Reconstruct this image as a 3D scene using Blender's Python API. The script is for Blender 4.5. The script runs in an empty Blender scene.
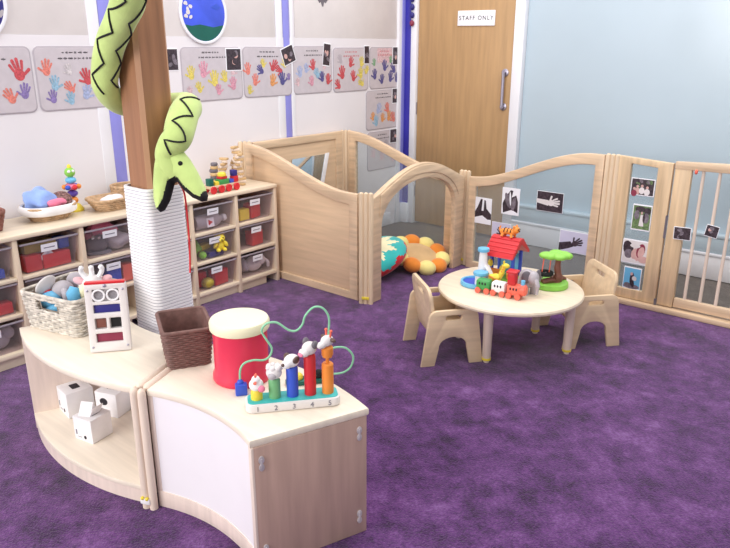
import bpy, bmesh, math, random
from mathutils import Vector, Matrix
random.seed(7)
SC = bpy.context.scene
COL = SC.collection
PI = math.pi
R = math.radians

# ------------------------------------------------------------------ materials
def lin(c):
    return tuple(((v/255)/12.92 if v/255 <= .04045 else ((v/255+.055)/1.055)**2.4) for v in c) + (1,)

def newmat(name):
    m = bpy.data.materials.new(name); m.use_nodes = True
    nt = m.node_tree; b = nt.nodes['Principled BSDF']
    return m, nt, b

def mat(name, c, rough=.5, var=.06, scale=20, bump=0, bscale=None, metal=0, spec=.4, stretch=(1, 1, 1), sheen=0):
    m, nt, b = newmat(name)
    N, L = nt.nodes.new, nt.links.new
    tc = N('ShaderNodeTexCoord'); mp = N('ShaderNodeMapping'); mp.inputs['Scale'].default_value = stretch
    L(tc.outputs['Object'], mp.inputs['Vector'])
    nz = N('ShaderNodeTexNoise'); nz.inputs['Scale'].default_value = scale; nz.inputs['Detail'].default_value = 4
    L(mp.outputs[0], nz.inputs['Vector'])
    rp = N('ShaderNodeValToRGB'); a = lin(c)
    rp.color_ramp.elements[0].position = .3; rp.color_ramp.elements[1].position = .7
    rp.color_ramp.elements[0].color = tuple(max(0, v*(1-var*2)) for v in a[:3])+(1,)
    rp.color_ramp.elements[1].color = tuple(min(1, v*(1+var)) for v in a[:3])+(1,)
    L(nz.outputs['Fac'], rp.inputs[0]); L(rp.outputs[0], b.inputs['Base Color'])
    b.inputs['Roughness'].default_value = rough; b.inputs['Metallic'].default_value = metal
    b.inputs['Specular IOR Level'].default_value = spec
    if sheen: b.inputs['Sheen Weight'].default_value = sheen
    if bump:
        n2 = N('ShaderNodeTexNoise'); n2.inputs['Scale'].default_value = bscale or scale*3; n2.inputs['Detail'].default_value = 5
        L(mp.outputs[0], n2.inputs['Vector'])
        bp = N('ShaderNodeBump'); bp.inputs['Strength'].default_value = bump; bp.inputs['Distance'].default_value = .004
        L(n2.outputs['Fac'], bp.inputs['Height']); L(bp.outputs[0], b.inputs['Normal'])
    return m

def wood(name, c, axis='z', var=.10, rough=.38, scale=5, spec=.4):
    st = {'x': (.7, 9, 9), 'y': (9, .7, 9), 'z': (9, 9, .7)}[axis]
    return mat(name, c, rough, var, scale, .05, scale*3, 0, spec, st)

def clear(name, c, fac, rough=.12):
    """thin clear sheet: partly see-through, partly plastic"""
    m, nt, b = newmat(name)
    N, L = nt.nodes.new, nt.links.new
    tr = N('ShaderNodeBsdfTransparent'); tr.inputs[0].default_value = lin(c)
    b.inputs['Base Color'].default_value = lin(c); b.inputs['Roughness'].default_value = rough
    nz = N('ShaderNodeTexNoise'); nz.inputs['Scale'].default_value = 6
    rg = N('ShaderNodeMapRange'); rg.inputs['To Min'].default_value = fac-.04; rg.inputs['To Max'].default_value = fac+.04
    L(nz.outputs['Fac'], rg.inputs['Value'])
    mx = N('ShaderNodeMixShader'); L(rg.outputs[0], mx.inputs[0])
    L(tr.outputs[0], mx.inputs[1]); L(b.outputs[0], mx.inputs[2])
    L(mx.outputs[0], nt.nodes['Material Output'].inputs[0])
    return m

def carpet_mat(name, stops, rough=.95):
    m, nt, b = newmat(name)
    N, L = nt.nodes.new, nt.links.new
    tc = N('ShaderNodeTexCoord')
    def noise(s, d=3, st=(1, 1, 1), dist=0):
        mp = N('ShaderNodeMapping'); mp.inputs['Scale'].default_value = st; mp.inputs['Rotation'].default_value = (0, 0, .7)
        L(tc.outputs['Object'], mp.inputs[0])
        n = N('ShaderNodeTexNoise'); n.inputs['Scale'].default_value = s; n.inputs['Detail'].default_value = d
        n.inputs['Distortion'].default_value = dist
        L(mp.outputs[0], n.inputs['Vector']); return n.outputs['Fac']
    def mul(a, k):
        q = N('ShaderNodeMath'); q.operation = 'MULTIPLY'; L(a, q.inputs[0]); q.inputs[1].default_value = k; return q.outputs[0]
    def add(a, c):
        q = N('ShaderNodeMath'); q.operation = 'ADD'; L(a, q.inputs[0]); L(c, q.inputs[1]); return q.outputs[0]
    s = add(add(mul(noise(6.5, 6, (1, 1.15, 1), .25), .38), mul(noise(21, 5, (1, 1, 1), .2), .27)), add(mul(noise(95, 3), .27), mul(noise(1.3, 2), .10)))
    rp = N('ShaderNodeValToRGB'); el = rp.color_ramp.elements
    el[0].position, el[0].color = stops[0][0], lin(stops[0][1])
    el[1].position, el[1].color = stops[-1][0], lin(stops[-1][1])
    for p_, c_ in stops[1:-1]:
        e = el.new(p_); e.color = lin(c_)
    L(s, rp.inputs[0]); L(rp.outputs[0], b.inputs['Base Color'])
    b.inputs['Roughness'].default_value = rough; b.inputs['Specular IOR Level'].default_value = .1
    b.inputs['Sheen Weight'].default_value = .25; b.inputs['Sheen Roughness'].default_value = .5
    bp = N('ShaderNodeBump'); bp.inputs['Strength'].default_value = .7; bp.inputs['Distance'].default_value = .012
    L(add(mul(noise(170, 2), .6), mul(noise(17, 4), .5)), bp.inputs['Height']); L(bp.outputs[0], b.inputs['Normal'])
    return m

M = {}
M['carpet'] = carpet_mat('purple_carpet', [(.40, (48, 18, 60)), (.49, (78, 38, 94)), (.56, (98, 53, 114)), (.68, (130, 88, 148))])
M['greyfloor'] = carpet_mat('grey_carpet', [(.38, (80, 71, 66)), (.52, (100, 91, 85)), (.66, (116, 106, 99))])
M['wall'] = mat('wall_paint', (232, 228, 232), .7, .015, 3, .03, 60)
M['board'] = mat('pinboard_paint', (228, 222, 221), .8, .02, 8, .06, 150)
M['gloss'] = mat('white_gloss', (236, 236, 242), .35, .015, 4)
M['stripblue'] = mat('blue_gloss', (146, 146, 224), .4, .04, 5)
M['deepblue'] = mat('deep_blue_gloss', (58, 54, 166), .4, .05, 5)
M['door'] = wood('door_veneer', (186, 149, 106), 'z', .07, .45, 4)
M['bracket'] = mat('bracket_metal', (206, 200, 202), .35, .06, 60, 0, None, .25)
M['sheep'] = mat('soft_green', (116, 178, 124), .4, .04, 15)
M['traygrey'] = mat('tray_plastic', (226, 220, 218), .4, .02, 8)
M['steel'] = mat('brushed_steel', (176, 172, 188), .35, .04, 40, 0, None, .85)
M['frost'] = mat('frosted_glass', (184, 201, 212), .22, .03, 1.3, 0, None, 0, .5)
M['frostrail'] = mat('window_rail', (190, 206, 216), .3, .03, 3)
M['dado'] = mat('lower_panel', (240, 238, 242), .5, .03, 5)
M['beechx'] = wood('beech_x', (222, 194, 162), 'x'); M['beechy'] = wood('beech_y', (222, 194, 162), 'y'); M['beechz'] = wood('beech_z', (222, 193, 155), 'z')
M['fencez'] = wood('maple_panel', (218, 188, 155), 'x', .06)
M['rod'] = wood('pale_rod', (230, 212, 196), 'z', .05)
M['postrod'] = wood('beech_post_rod', (222, 198, 168), 'z', .06)
M['pale'] = wood('pale_birch', (238, 226, 208), 'x', .04, .3)
M['palevert'] = wood('pale_birch_edge', (232, 214, 202), 'z', .05, .35)
M['white'] = mat('white_laminate', (240, 236, 240), .35, .015, 4)
M['endpanel'] = wood('brown_maple', (190, 159, 146), 'z', .07, .3, 4)
M['shelf'] = wood('shelf_birch', (232, 216, 192), 'y', .05, .35)
M['shelfz'] = wood('shelf_birch_upright', (226, 206, 182), 'z', .05, .35)
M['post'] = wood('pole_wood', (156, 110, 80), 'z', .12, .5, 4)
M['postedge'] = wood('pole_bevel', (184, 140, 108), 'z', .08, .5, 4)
M['paper'] = mat('corrugated_card', (244, 243, 246), .6, .01, 5)
M['paperline'] = mat('corrugated_groove', (186, 184, 192), .7, .03, 20)
M['snake'] = mat('snake_plush', (196, 218, 136), .9, .09, 9, .18, 120, 0, .1, sheen=.3)
M['black'] = mat('black_cloth', (26, 26, 28), .8, .1, 30)
M['acryl'] = clear('clear_acrylic', (240, 245, 247), .09)
M['bin'] = clear('clear_bin', (238, 232, 236), .085, .15)
M['binrim'] = clear('clear_bin_rim', (222, 216, 224), .42, .25)
M['label'] = mat('paper_label', (244, 244, 250), .6, .01, 10)
M['ink'] = mat('grey_ink', (120, 118, 130), .7, .1, 50)
M['dark'] = mat('dark_ink', (40, 36, 44), .7, .1, 50)
M['mirror'] = mat('mirror_glass', (226, 234, 240), .04, .01, 3, 0, None, 1.0)
M['table'] = wood('table_top', (232, 216, 192), 'x', .05, .3)
M['tleg'] = wood('table_leg', (214, 194, 180), 'z', .05, .4)
M['chair'] = wood('chair_ply', (222, 197, 164), 'x', .06, .35, 4)
M['lam'] = mat('laminated_sheet', (204, 196, 202), .3, .03, 25)
M['lamedge'] = mat('laminate_edge', (182, 174, 182), .3, .02, 10)
M['photodark'] = mat('photo_dark', (70, 58, 66), .35, .35, 70)
M['photomid'] = mat('photo_mid', (128, 118, 128), .35, .25, 60)
M['lav'] = mat('photo_lavender', (206, 204, 226), .4, .03, 12)
M['grn'] = mat('photo_green', (112, 138, 92), .4, .3, 70)
M['skin'] = mat('photo_skin', (214, 172, 166), .4, .06, 40)
PAL = dict(red=(208, 44, 52), yellow=(236, 214, 72), blue=(58, 88, 200), green=(70, 158, 84), orange=(240, 146, 62), pink=(238, 130, 160),
           purple=(96, 70, 168), teal=(62, 186, 184), cream=(244, 238, 198), white_=(240, 238, 240), grey=(178, 172, 178), darkgrey=(112, 106, 114),
           brown=(128, 78, 66), skyblue=(112, 186, 226), lime=(142, 206, 84), olive=(178, 160, 66), navy=(52, 48, 128), maroon=(142, 52, 76),
           dbrown=(96, 72, 66), coral=(240, 112, 92), lightpink=(240, 190, 196), babyblue=(150, 178, 238), tan=(212, 178, 130), offw=(226, 220, 220), darkgreen=(24, 96, 84))
for k, v in PAL.items(): M[k] = mat(k+'_paint', v, .4, .04, 15)
for k in ('red', 'yellow', 'teal', 'cream', 'orange', 'babyblue', 'grey', 'pink', 'white_', 'lightpink', 'skyblue', 'tan', 'offw'):
    M['f_'+k] = mat(k+'_cloth', PAL[k], .95, .06, 12, .12, 180, 0, .1, sheen=.3)
M['f_petal'] = mat('petal_cloth', (246, 232, 150), .95, .05, 12, .12, 180, 0, .1, sheen=.3)
M['drum'] = mat('drum_red', (220, 56, 84), .3, .03, 6)
M['drumlid'] = mat('drum_cream', (246, 240, 206), .4, .02, 6)
M['wick_w'] = mat('wicker_white', (210, 202, 190), .75, .22, 55, .1, 120)
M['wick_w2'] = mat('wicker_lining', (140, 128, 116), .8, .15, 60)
M['wick_b'] = mat('wicker_brown', (142, 92, 80), .7, .18, 50, .1, 120)
M['wick_d'] = mat('wicker_dark', (124, 92, 86), .65, .14, 50, .1, 120)
M['wick_t'] = mat('wicker_tan', (202, 168, 132), .7, .15, 50, .1, 120)
M['mesh'] = mat('round_window_mesh', (150, 146, 150), .6, .15, 160)
M['wire'] = mat('wire_green', (142, 206, 168), .35, .03, 10)
M['portblue'] = mat('porthole_blue', (72, 96, 226), .25, .12, 5)
M['glass'] = clear('window_glass', (240, 244, 246), .12)

# ------------------------------------------------------------------ mesh builder
class MB:
    def __init__(s): s.bm = bmesh.new()
    def _tag(s, faces, m, mtx=None):
        for f in faces: f.material_index = m
    def add(s, src, m=0, mtx=None, keep=False):
        """merge another bmesh"""
        if mtx is not None: bmesh.ops.transform(src, matrix=mtx, verts=src.verts)
        if not keep:
            for f in src.faces: f.material_index = m
        me = bpy.data.meshes.new('tmp'); src.to_mesh(me); src.free()
        s.bm.from_mesh(me); bpy.data.meshes.remove(me); return s
    def box(s, c, d, m=0, bev=0, rot=None, seg=2):
        b = bmesh.new(); bmesh.ops.create_cube(b, size=1)
        bmesh.ops.scale(b, vec=d, verts=b.verts)
        if bev: bmesh.ops.bevel(b, geom=b.edges[:], offset=bev, segments=seg, profile=.5, affect='EDGES')
        mx = Matrix.Translation(c)
        if rot: mx = mx @ (Matrix.Rotation(rot[2], 4, 'Z') @ Matrix.Rotation(rot[1], 4, 'Y') @ Matrix.Rotation(rot[0], 4, 'X'))
        return s.add(b, m, mx)
    def ball(s, c, r, m=0, rot=None, u=20, v=12, fn=None):
        b = bmesh.new(); bmesh.ops.create_uvsphere(b, u_segments=u, v_segments=v, radius=1)
        rr = (r, r, r) if isinstance(r, (int, float)) else r
        bmesh.ops.scale(b, vec=rr, verts=b.verts)
        mx = Matrix.Translation(c)
        if rot: mx = mx @ (Matrix.Rotation(rot[2], 4, 'Z') @ Matrix.Rotation(rot[1], 4, 'Y') @ Matrix.Rotation(rot[0], 4, 'X'))
        return s.add(b, m, mx)
    def lathe(s, prof, c=(0, 0, 0), m=0, seg=32, mtx=None, mats=None):
        b = bmesh.new(); rings = []
        for r, z in prof:
            if r < 1e-5: rings.append([b.verts.new((0, 0, z))])
            else: rings.append([b.verts.new((r*math.cos(2*PI*i/seg), r*math.sin(2*PI*i/seg), z)) for i in range(seg)])
        for k, (a, q) in enumerate(zip(rings, rings[1:])):
            for i in range(seg):
                j = (i+1) % seg
                if len(a) == 1 and len(q) == 1: continue
                f = b.faces.new((a[0], q[j], q[i]) if len(a) == 1 else ((a[i], a[j], q[0]) if len(q) == 1 else (a[i], a[j], q[j], q[i])))
                f.material_index = mats[k] if mats else m
        bmesh.ops.recalc_face_normals(b, faces=b.faces)
        mx = Matrix.Translation(c)
        if mtx is not None: mx = mx @ mtx
        return s.add(b, m, mx, keep=bool(mats))
    def tube(s, pts, rad, m=0, seg=8, closed=False, sq=None, ret=False):
        """swept tube, rad a number or list; sq=(a,b) squashes the section"""
        P = [Vector(p) for p in pts]; n = len(P)
        rr = rad if isinstance(rad, (list, tuple)) else [rad]*n
        T = []
        for i in range(n):
            a = P[(i-1) % n] if (closed or i > 0) else P[0]; c = P[(i+1) % n] if (closed or i < n-1) else P[-1]
            t = (c-a); T.append(t.normalized() if t.length > 1e-9 else Vector((0, 0, 1)))
        up = Vector((0, 0, 1)) if abs(T[0].z) < .9 else Vector((1, 0, 0))
        nrm = (up - T[0]*up.dot(T[0])).normalized()
        b = bmesh.new(); rings = []; FR = []
        for i in range(n):
            nrm = (nrm - T[i]*nrm.dot(T[i])).normalized(); bi = T[i].cross(nrm)
            FR.append((P[i], nrm.copy(), bi.copy(), rr[i]))
            k1, k2 = sq or (1, 1)
            rings.append([b.verts.new(P[i] + nrm*(math.cos(2*PI*j/seg)*rr[i]*k1) + bi*(math.sin(2*PI*j/seg)*rr[i]*k2)) for j in range(seg)])
        for i in range(n if closed else n-1):
            a, c = rings[i], rings[(i+1) % n]
            for j in range(seg):
                k = (j+1) % seg; b.faces.new((a[j], a[k], c[k], c[j]))
        if not closed:
            b.faces.new(list(reversed(rings[0]))); b.faces.new(rings[-1])
        bmesh.ops.recalc_face_normals(b, faces=b.faces)
        s.add(b, m)
        return FR if ret else s
    def cyl(s, a, c, r0, r1=None, m=0, seg=20):
        return s.tube([a, c], [r0, r0 if r1 is None else r1], m, seg)
    def prism(s, poly, z0, z1, m=0, mtx=None, bev=0, top=None):
        b = bmesh.new()
        lo = [b.verts.new((x, y, z0)) for x, y in poly]; hi = [b.verts.new((x, y, z1)) for x, y in poly]
        b.faces.new(list(reversed(lo))); t = b.faces.new(hi)
        n = len(poly)
        for i in range(n): b.faces.new((lo[i], lo[(i+1) % n], hi[(i+1) % n], hi[i]))
        bmesh.ops.recalc_face_normals(b, faces=b.faces)
        if bev:
            ed = [e for e in b.edges if abs(e.verts[0].co.z-e.verts[1].co.z) < 1e-6]
            bmesh.ops.bevel(b, geom=ed, offset=bev, segments=2, profile=.5, affect='EDGES')
        return s.add(b, m, mtx)
    def plate(s, loops, thick, bev=.004, m=0, mtx=None):
        """outline with holes in local XY, extruded +-thick/2 along Z, rounded edges"""
        cu = bpy.data.curves.new('tmp', 'CURVE'); cu.dimensions = '2D'; cu.fill_mode = 'BOTH'
        cu.extrude = max(thick/2-bev, .0001); cu.bevel_depth = bev; cu.bevel_resolution = 1; cu.offset = -bev
        for lp in loops:
            sp = cu.splines.new('POLY'); sp.points.add(len(lp)-1); sp.use_cyclic_u = True
            for p_, q in zip(sp.points, lp): p_.co = (q[0], q[1], 0, 1)
        ob = bpy.data.objects.new('tmp', cu); COL.objects.link(ob)
        dg = bpy.context.evaluated_depsgraph_get(); dg.update()
        me = bpy.data.meshes.new_from_object(ob.evaluated_get(dg))
        b = bmesh.new(); b.from_mesh(me)
        bpy.data.objects.remove(ob); bpy.data.curves.remove(cu); bpy.data.meshes.remove(me)
        bmesh.ops.remove_doubles(b, verts=b.verts, dist=1e-5)
        bmesh.ops.recalc_face_normals(b, faces=b.faces)
        return s.add(b, m, mtx)
    def text(s, body, size, m=0, mtx=None, ext=.0004, spacing=1.0):
        cu = bpy.data.curves.new('tmp', 'FONT'); cu.body = body; cu.size = size; cu.align_x = 'CENTER'; cu.align_y = 'CENTER'
        cu.extrude = ext; cu.space_character = spacing
        ob = bpy.data.objects.new('tmp', cu); COL.objects.link(ob)
        dg = bpy.context.evaluated_depsgraph_get(); dg.update()
        me = bpy.data.meshes.new_from_object(ob.evaluated_get(dg))
        b = bmesh.new(); b.from_mesh(me)
        bpy.data.objects.remove(ob); bpy.data.curves.remove(cu); bpy.data.meshes.remove(me)
        return s.add(b, m, mtx)
    def poly(s, pts, z, m=0, mtx=None):
        b = bmesh.new(); f = b.faces.new([b.verts.new((x, y, z)) for x, y in pts])
        b.normal_update()
        if f.normal.z < 0: f.normal_flip()
        return s.add(b, m, mtx)
    def build(s, name, mats, parent=None, ang=35, loc=None, mtx=None):
        me = bpy.data.meshes.new(name); s.bm.to_mesh(me); s.bm.free()
        for p_ in me.polygons: p_.use_smooth = True
        me.set_sharp_from_angle(angle=R(ang))
        for k in (mats if isinstance(mats, (list, tuple)) else [mats]): me.materials.append(M[k] if isinstance(k, str) else k)
        o = bpy.data.objects.new(name, me); COL.objects.link(o)
        if parent: o.parent = parent
        if loc: o.location = loc
        if mtx is not None: o.matrix_local = mtx
        return o

def tag(o, label=None, cat=None, group=None, kind=None):
    if label: o['label'] = label
    if cat: o['category'] = cat
    if group: o['group'] = group
    if kind: o['kind'] = kind
    return o
def thing(name, label, cat, loc=(0, 0, 0), rz=0, group=None, rot=None):
    o = bpy.data.objects.new(name, None); COL.objects.link(o); o.empty_display_size = .05
    o.location = loc; o.rotation_euler = rot or (0, 0, rz)
    return tag(o, label, cat, group)
def struct(o): o['kind'] = 'structure'; return o
def dup(root, label=None, loc=None, rz=None, group=None):
    r = root.copy(); COL.objects.link(r)
    if loc: r.location = loc
    if rz is not None: r.rotation_euler = (0, 0, rz)
    if label: r['label'] = label
    if group: r['group'] = group
    for ch in list(root.children):
        c = ch.copy(); COL.objects.link(c); c.parent = r
        for g in list(ch.children):
            d = g.copy(); COL.objects.link(d); d.parent = c
    return r
def frame(o, x, y):
    """matrix with local x, y axes along the given world directions"""
    x = Vector(x).normalized(); y = Vector(y).normalized(); z = x.cross(y)
    m = Matrix((x, y, z)).transposed().to_4x4(); m.translation = o; return m
def rrect(w, h, r, cx=0, cy=0, n=5):
    out = []
    for (sx, sy, a0) in ((1, 1, 0), (-1, 1, 90), (-1, -1, 180), (1, -1, 270)):
        for i in range(n+1):
            a = R(a0+90*i/n); out.append((cx+sx*(w/2-r)+r*math.cos(a), cy+sy*(h/2-r)+r*math.sin(a)))
    return out
def ell(cx, cy, a, b, n=16, rot=0):
    return [(cx+a*math.cos(2*PI*i/n)*math.cos(rot)-b*math.sin(2*PI*i/n)*math.sin(rot), cy+a*math.cos(2*PI*i/n)*math.sin(rot)+b*math.sin(2*PI*i/n)*math.cos(rot)) for i in range(n)]
def smooth(t): t = max(0, min(1, t)); return t*t*(3-2*t)
def catmull(pts, k=6):
    P = [tuple(p) for p in pts]; out = []; n = len(P)
    for i in range(n-1):
        p0, p1, p2, p3 = P[max(i-1, 0)], P[i], P[i+1], P[min(i+2, n-1)]
        for j in range(k):
            t = j/k
            out.append(tuple(.5*(2*b+(c-a)*t+(2*a-5*b+4*c-d)*t*t+(3*b-a-3*c+d)*t**3) for a, b, c, d in zip(p0, p1, p2, p3)))
    out.append(P[-1]); return out
XZ = frame((0, 0, 0), (1, 0, 0), (0, 0, 1))     # local xy plane stands up along world X
YZ = frame((0, 0, 0), (0, 1, 0), (0, 0, 1))     # stands up along world Y

# ------------------------------------------------------------------ camera
F_PX = 690.0
cam = bpy.data.cameras.new('camera'); co = bpy.data.objects.new('camera', cam); COL.objects.link(co)
cam.sensor_width = 36; cam.lens = F_PX/730*36; cam.clip_start = .05
pitch = math.atan(228/F_PX); yaw = R(39.825)
co.location = (0, 0, 1.36); co.rotation_euler = (PI/2-pitch, 0, yaw)
SC.camera = co

# ------------------------------------------------------------------ setting
XA, YB = -3.31, 4.46
b = MB(); b.box((-.95, .75, -.03), (4.8, 5.92, .06)); struct(b.build('floor', 'carpet'))
b = MB(); b.box((-.95, 4.185, -.034), (4.8, .95, .06)); struct(b.build('floor', 'greyfloor'))
b = MB(); b.box((XA-.06, 1.07, 1.3), (.12, 6.56, 2.62)); struct(b.build('wall_left', 'wall'))
b = MB()
b.box((-3.31, YB+.06, 1.3), (.25, .12, 2.62)); b.box((-2.795, YB+.06, 2.33), (.9, .12, .56))
b.box((.62, YB+.06, 2.36), (5.87, .12, .5)); b.box((.62, YB+.06, .06), (5.87, .12, .12))
struct(b.build('wall_back', 'wall'))
# pinboards with white borders and blue strips (left wall)
for (y0, y1) in ((.55, 1.88), (2.05, 3.10), (3.27, 4.34)):
    b = MB(); b.box((XA+.002, (y0+y1)/2, 2.0), (.006, y1-y0, 1.18), 0, .002); struct(b.build('trim_1', 'board'))
for (y0, y1) in ((1.865, 1.925), (2.0, 2.03), (3.105, 3.16), (3.225, 3.255)):
    b = MB(); b.box((XA+.004, (y0+y1)/2, 1.3), (.010, y1-y0, 2.6), 0, .003); struct(b.build('trim_2', 'gloss'))
for (y0, y1) in ((1.927, 1.992), (3.165, 3.22)):
    b = MB(); b.box((XA+.003, (y0+y1)/2, 1.3), (.008, y1-y0, 2.6), 0, .002); struct(b.build('trim_3', 'stripblue'))
b = MB(); b.box((XA+.012, 4.36, 1.3), (.024, .05, 2.6), 0, .004); struct(b.build('trim_4', 'gloss'))
b = MB(); b.box((-3.297, 4.395, 1.38), (.026, .045, 2.44), 0, .004); b.box((-3.272, 4.435, 1.38), (.076, .05, 2.44), 1, .004)
struct(b.build('trim_5', ['stripblue', 'deepblue']))
b = MB(); b.box((-3.268, 4.425, .08), (.085, .075, .16), 0, .004); struct(b.build('baseboard_corner', 'gloss'))
b = MB(); b.box((XA+.008, 1.07, .05), (.016, 6.4, .10), 0, .003); struct(b.build('baseboard_left', 'gloss'))
for (y0, y1) in ((-2.0, 1.9), (1.9, 3.19), (3.19, 4.35)):
    b = MB(); b.box((XA+.0015, (y0+y1)/2, .755), (.009, y1-y0, 1.31)); struct(b.build('trim_8', 'wall'))
# door and frame
d1 = MB().box((-2.783, YB+.0, 1.03), (.792, .044, 2.03), 0, .002).build('door_1', 'door'); struct(d1)
h = MB()
h.cyl((-2.436, YB-.05, .955), (-2.436, YB-.05, 1.185), .0105)
for z in (.955, 1.185):
    h.cyl((-2.436, YB-.022, z), (-2.436, YB-.05, z), .012); h.lathe([(0, 0), (.026, 0), (.026, .006), (.018, .009), (0, .009)], (-2.436, YB-.022, z), 0, 20, Matrix.Rotation(PI/2, 4, 'X'))
tag(h.build('door_handle', 'steel', d1), 'steel pull handle')
for z in (.22, .86, 1.8):
    tag(MB().cyl((-3.186, YB-.026, z), (-3.186, YB-.026, z+.09), .008).build('hinge', 'steel', d1), 'steel hinge')
fr = MB()
fr.box((-3.208, YB-.012, 1.05), (.052, .07, 2.1), 0, .004); fr.box((-2.348, YB-.005, 1.05), (.074, .056, 2.1), 0, .004); fr.box((-2.785, YB-.012, 2.09), (.9, .07, .08), 0, .004)
struct(fr.build('trim_6', 'gloss'))
# window wall of frosted film, rails and lower panel
w = MB(); w.box((.62, YB+.02, 1.22), (5.86, .012, 1.92)); win = struct(w.build('window_1', 'frost'))
w = MB(); w.box((.62, YB+.0, .215), (5.86, .06, .10), 0, .006); w.build('window_rail', 'frostrail', win)
w = MB(); w.box((.62, YB-.006, .272), (5.86, .06, .022), 0, .006); w.build('window_sill', 'frostrail', win)
b = MB(); b.box((.65, YB-.014, .155), (5.92, .05, .02), 0, .006); struct(b.build('trim_7', 'gloss'))
b = MB(); b.box((.65, YB-.016, .073), (5.92, .036, .145), 0, .003); struct(b.build('baseboard_back', 'dado'))

# sign on the door
sg = MB().plate([rrect(.30, .10, .004)], .006, .001, 0)
sign = sg.build('door_sign', 'label', mtx=frame((-2.688, YB-.026, 1.545), (1, 0, -.01), (0.01, 0, 1)))
tag(sign, 'white STAFF ONLY sign on the brown door', 'sign')
MB().text('STAFF ONLY', .040, 0, Matrix.Translation((0, 0, .0036)), .0003, 1.28).build('lettering', 'dark', sign)
# bead garland beside the door
g = thing('bead_garland', 'hanging string of dark blue beads beside the brown door', 'garland', (-3.215, YB-.062, 1.55))
MB().cyl((0, 0, -.04), (0, 0, .5), .0015).build('string', 'dark', g)
for i in range(9): MB().ball((0, 0, -.03+i*.056), (.017, .017, .022), 0).build('bead', 'navy' if i else 'maroon', g)
# porthole mirrors with blue scenes
for i, y in enumerate((2.56, 1.33)):
    p_ = thing('porthole_window', ['round blue porthole picture above the painted sheets behind the pole', 'dark edge of a round porthole picture, cut off by the photo edge at the top'][i], 'porthole',
               (XA+.012, y, 1.535), 0)
    q = MB(); q.plate([ell(0, 0, .162, .166, 48), ell(0, 0, .146, .15, 48)], .012, .003, 0, YZ); q.build('rim', 'gloss', p_)
    q = MB(); q.plate([ell(0, 0, .148, .152, 48)], .004, .001, 0, YZ)
    if i == 0:
        q.poly([(x, y_) for x, y_ in [(.145*math.cos(R(a)), .149*math.sin(R(a))) for a in range(205, 336, 5)]] + [(.06, -.075), (-.03, -.062), (-.09, -.07)], .0026, 1, YZ)
        for k in range(14):
            a = k*1.1; q.poly(ell(-.105+.018*math.cos(a), .03+.055*math.sin(a*1.3), .013, .009, 8, a), .0028+k*.0001, 2, YZ)
        q.poly([(.05, .03), (.09, .05), (.12, .03), (.09, .015)], .003, 3, YZ)
    else:
        for k in range(12): q.poly(ell(.10+.035*math.sin(k*2.1), -.06+.02*k, .02, .01, 8, k), .0028+k*.0001, 2, YZ)
    q.build('picture', ['portblue', 'darkgreen', 'offw', 'blue'] if i == 0 else ['navy', 'darkgreen', 'grey', 'blue'], p_)
# bat drawing
q = MB()
q.prism([(-.075, .02), (-.03, .035), (0, .02), (.03, .035), (.075, .02), (.045, .008), (.03, -.01), (.015, -.002), (.006, -.03), (-.006, -.03), (-.015, -.002), (-.03, -.01), (-.045, .008)], -.002, .001)
tag(q.build('paper_bat', 'darkgrey', mtx=frame((XA+.0058, 3.53, 1.635), (0, 1, 0), (0, 0, 1))), 'grey paper bat stuck high on the pale wall', 'paper cutout')

# ------------------------------------------------------------------ painted sheets on the left wall
def hand(mb, cx, cy, s, rot, m, z, mir=1):
    c, n = math.cos(rot), math.sin(rot)
    def T(p): x, y = p[0]*mir*s, p[1]*s; return (cx+x*c-y*n, cy+x*n+y*c)
    mb.poly([T(p) for p in ell(0, 0, .30, .34, 14)], z, m)
    for (x0, y0, a, l, w_) in ((-.24, .25, 18, .42, .085), (-.08, .33, 5, .50, .09), (.08, .33, -6, .47, .09), (.23, .24, -18, .38, .08), (-.28, -.05, 62, .36, .095)):
        pts = [(x0+w_*math.cos(R(t+a))-(l if t < 0 or t > 180 else l)*0, y0) for t in ()]
        ca, sa = math.cos(R(a)), math.sin(R(a)); out = []
        for t in range(0, 181, 30): out.append((w_*math.cos(R(t)), l+w_*math.sin(R(t))))
        for t in range(180, 361, 30): out.append((w_*.85*math.cos(R(t)), .02+w_*math.sin(R(t))))
        mb.poly([T((x0+x*ca-y*sa, y0+x*sa+y*ca)) for x, y in out], z+.00005, m)
def scribble(mb, cx, cy, w_, h_, m, z, seed):
    rnd = random.Random(seed); x = cx-w_/2
    while x < cx+w_/2:
        l = rnd.uniform(.008, .022)
        for k in range(int(l/.004)+1):
            a = rnd.uniform(.3, 1)*h_; mb.poly([(x+k*.004, cy-a/2), (x+k*.004+.0022, cy-a/2), (x+k*.004+.003, cy+a/2), (x+k*.004+.0008, cy+a/2)], z, m)
        mb.poly([(x, cy-.001), (x+l, cy-.0015), (x+l, cy+.0008), (x, cy+.001)], z+.00003, m)
        x += l+.008
PAINTS = ['lam', 'lamedge', 'dark', 'coral', 'red', 'yellow', 'pink', 'navy', 'babyblue', 'orange', 'purple', 'green', 'skyblue', 'offw', 'lightpink']
PI_ = {k: i for i, k in enumerate(PAINTS)}
for k in PAINTS[3:]:
    a_, c_ = PAL.get(k, PAL.get(k+'_')) , (204, 196, 202); f_ = .72 if k in ('red', 'coral', 'navy', 'yellow', 'orange') else .55
    M['print_'+k] = mat('print_'+k, tuple(x*f_+y*(1-f_) for x, y in zip(a_, c_)), .4, .16, 120)
PAINTS = PAINTS[:3]+['print_'+k for k in PAINTS[3:]]
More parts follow.
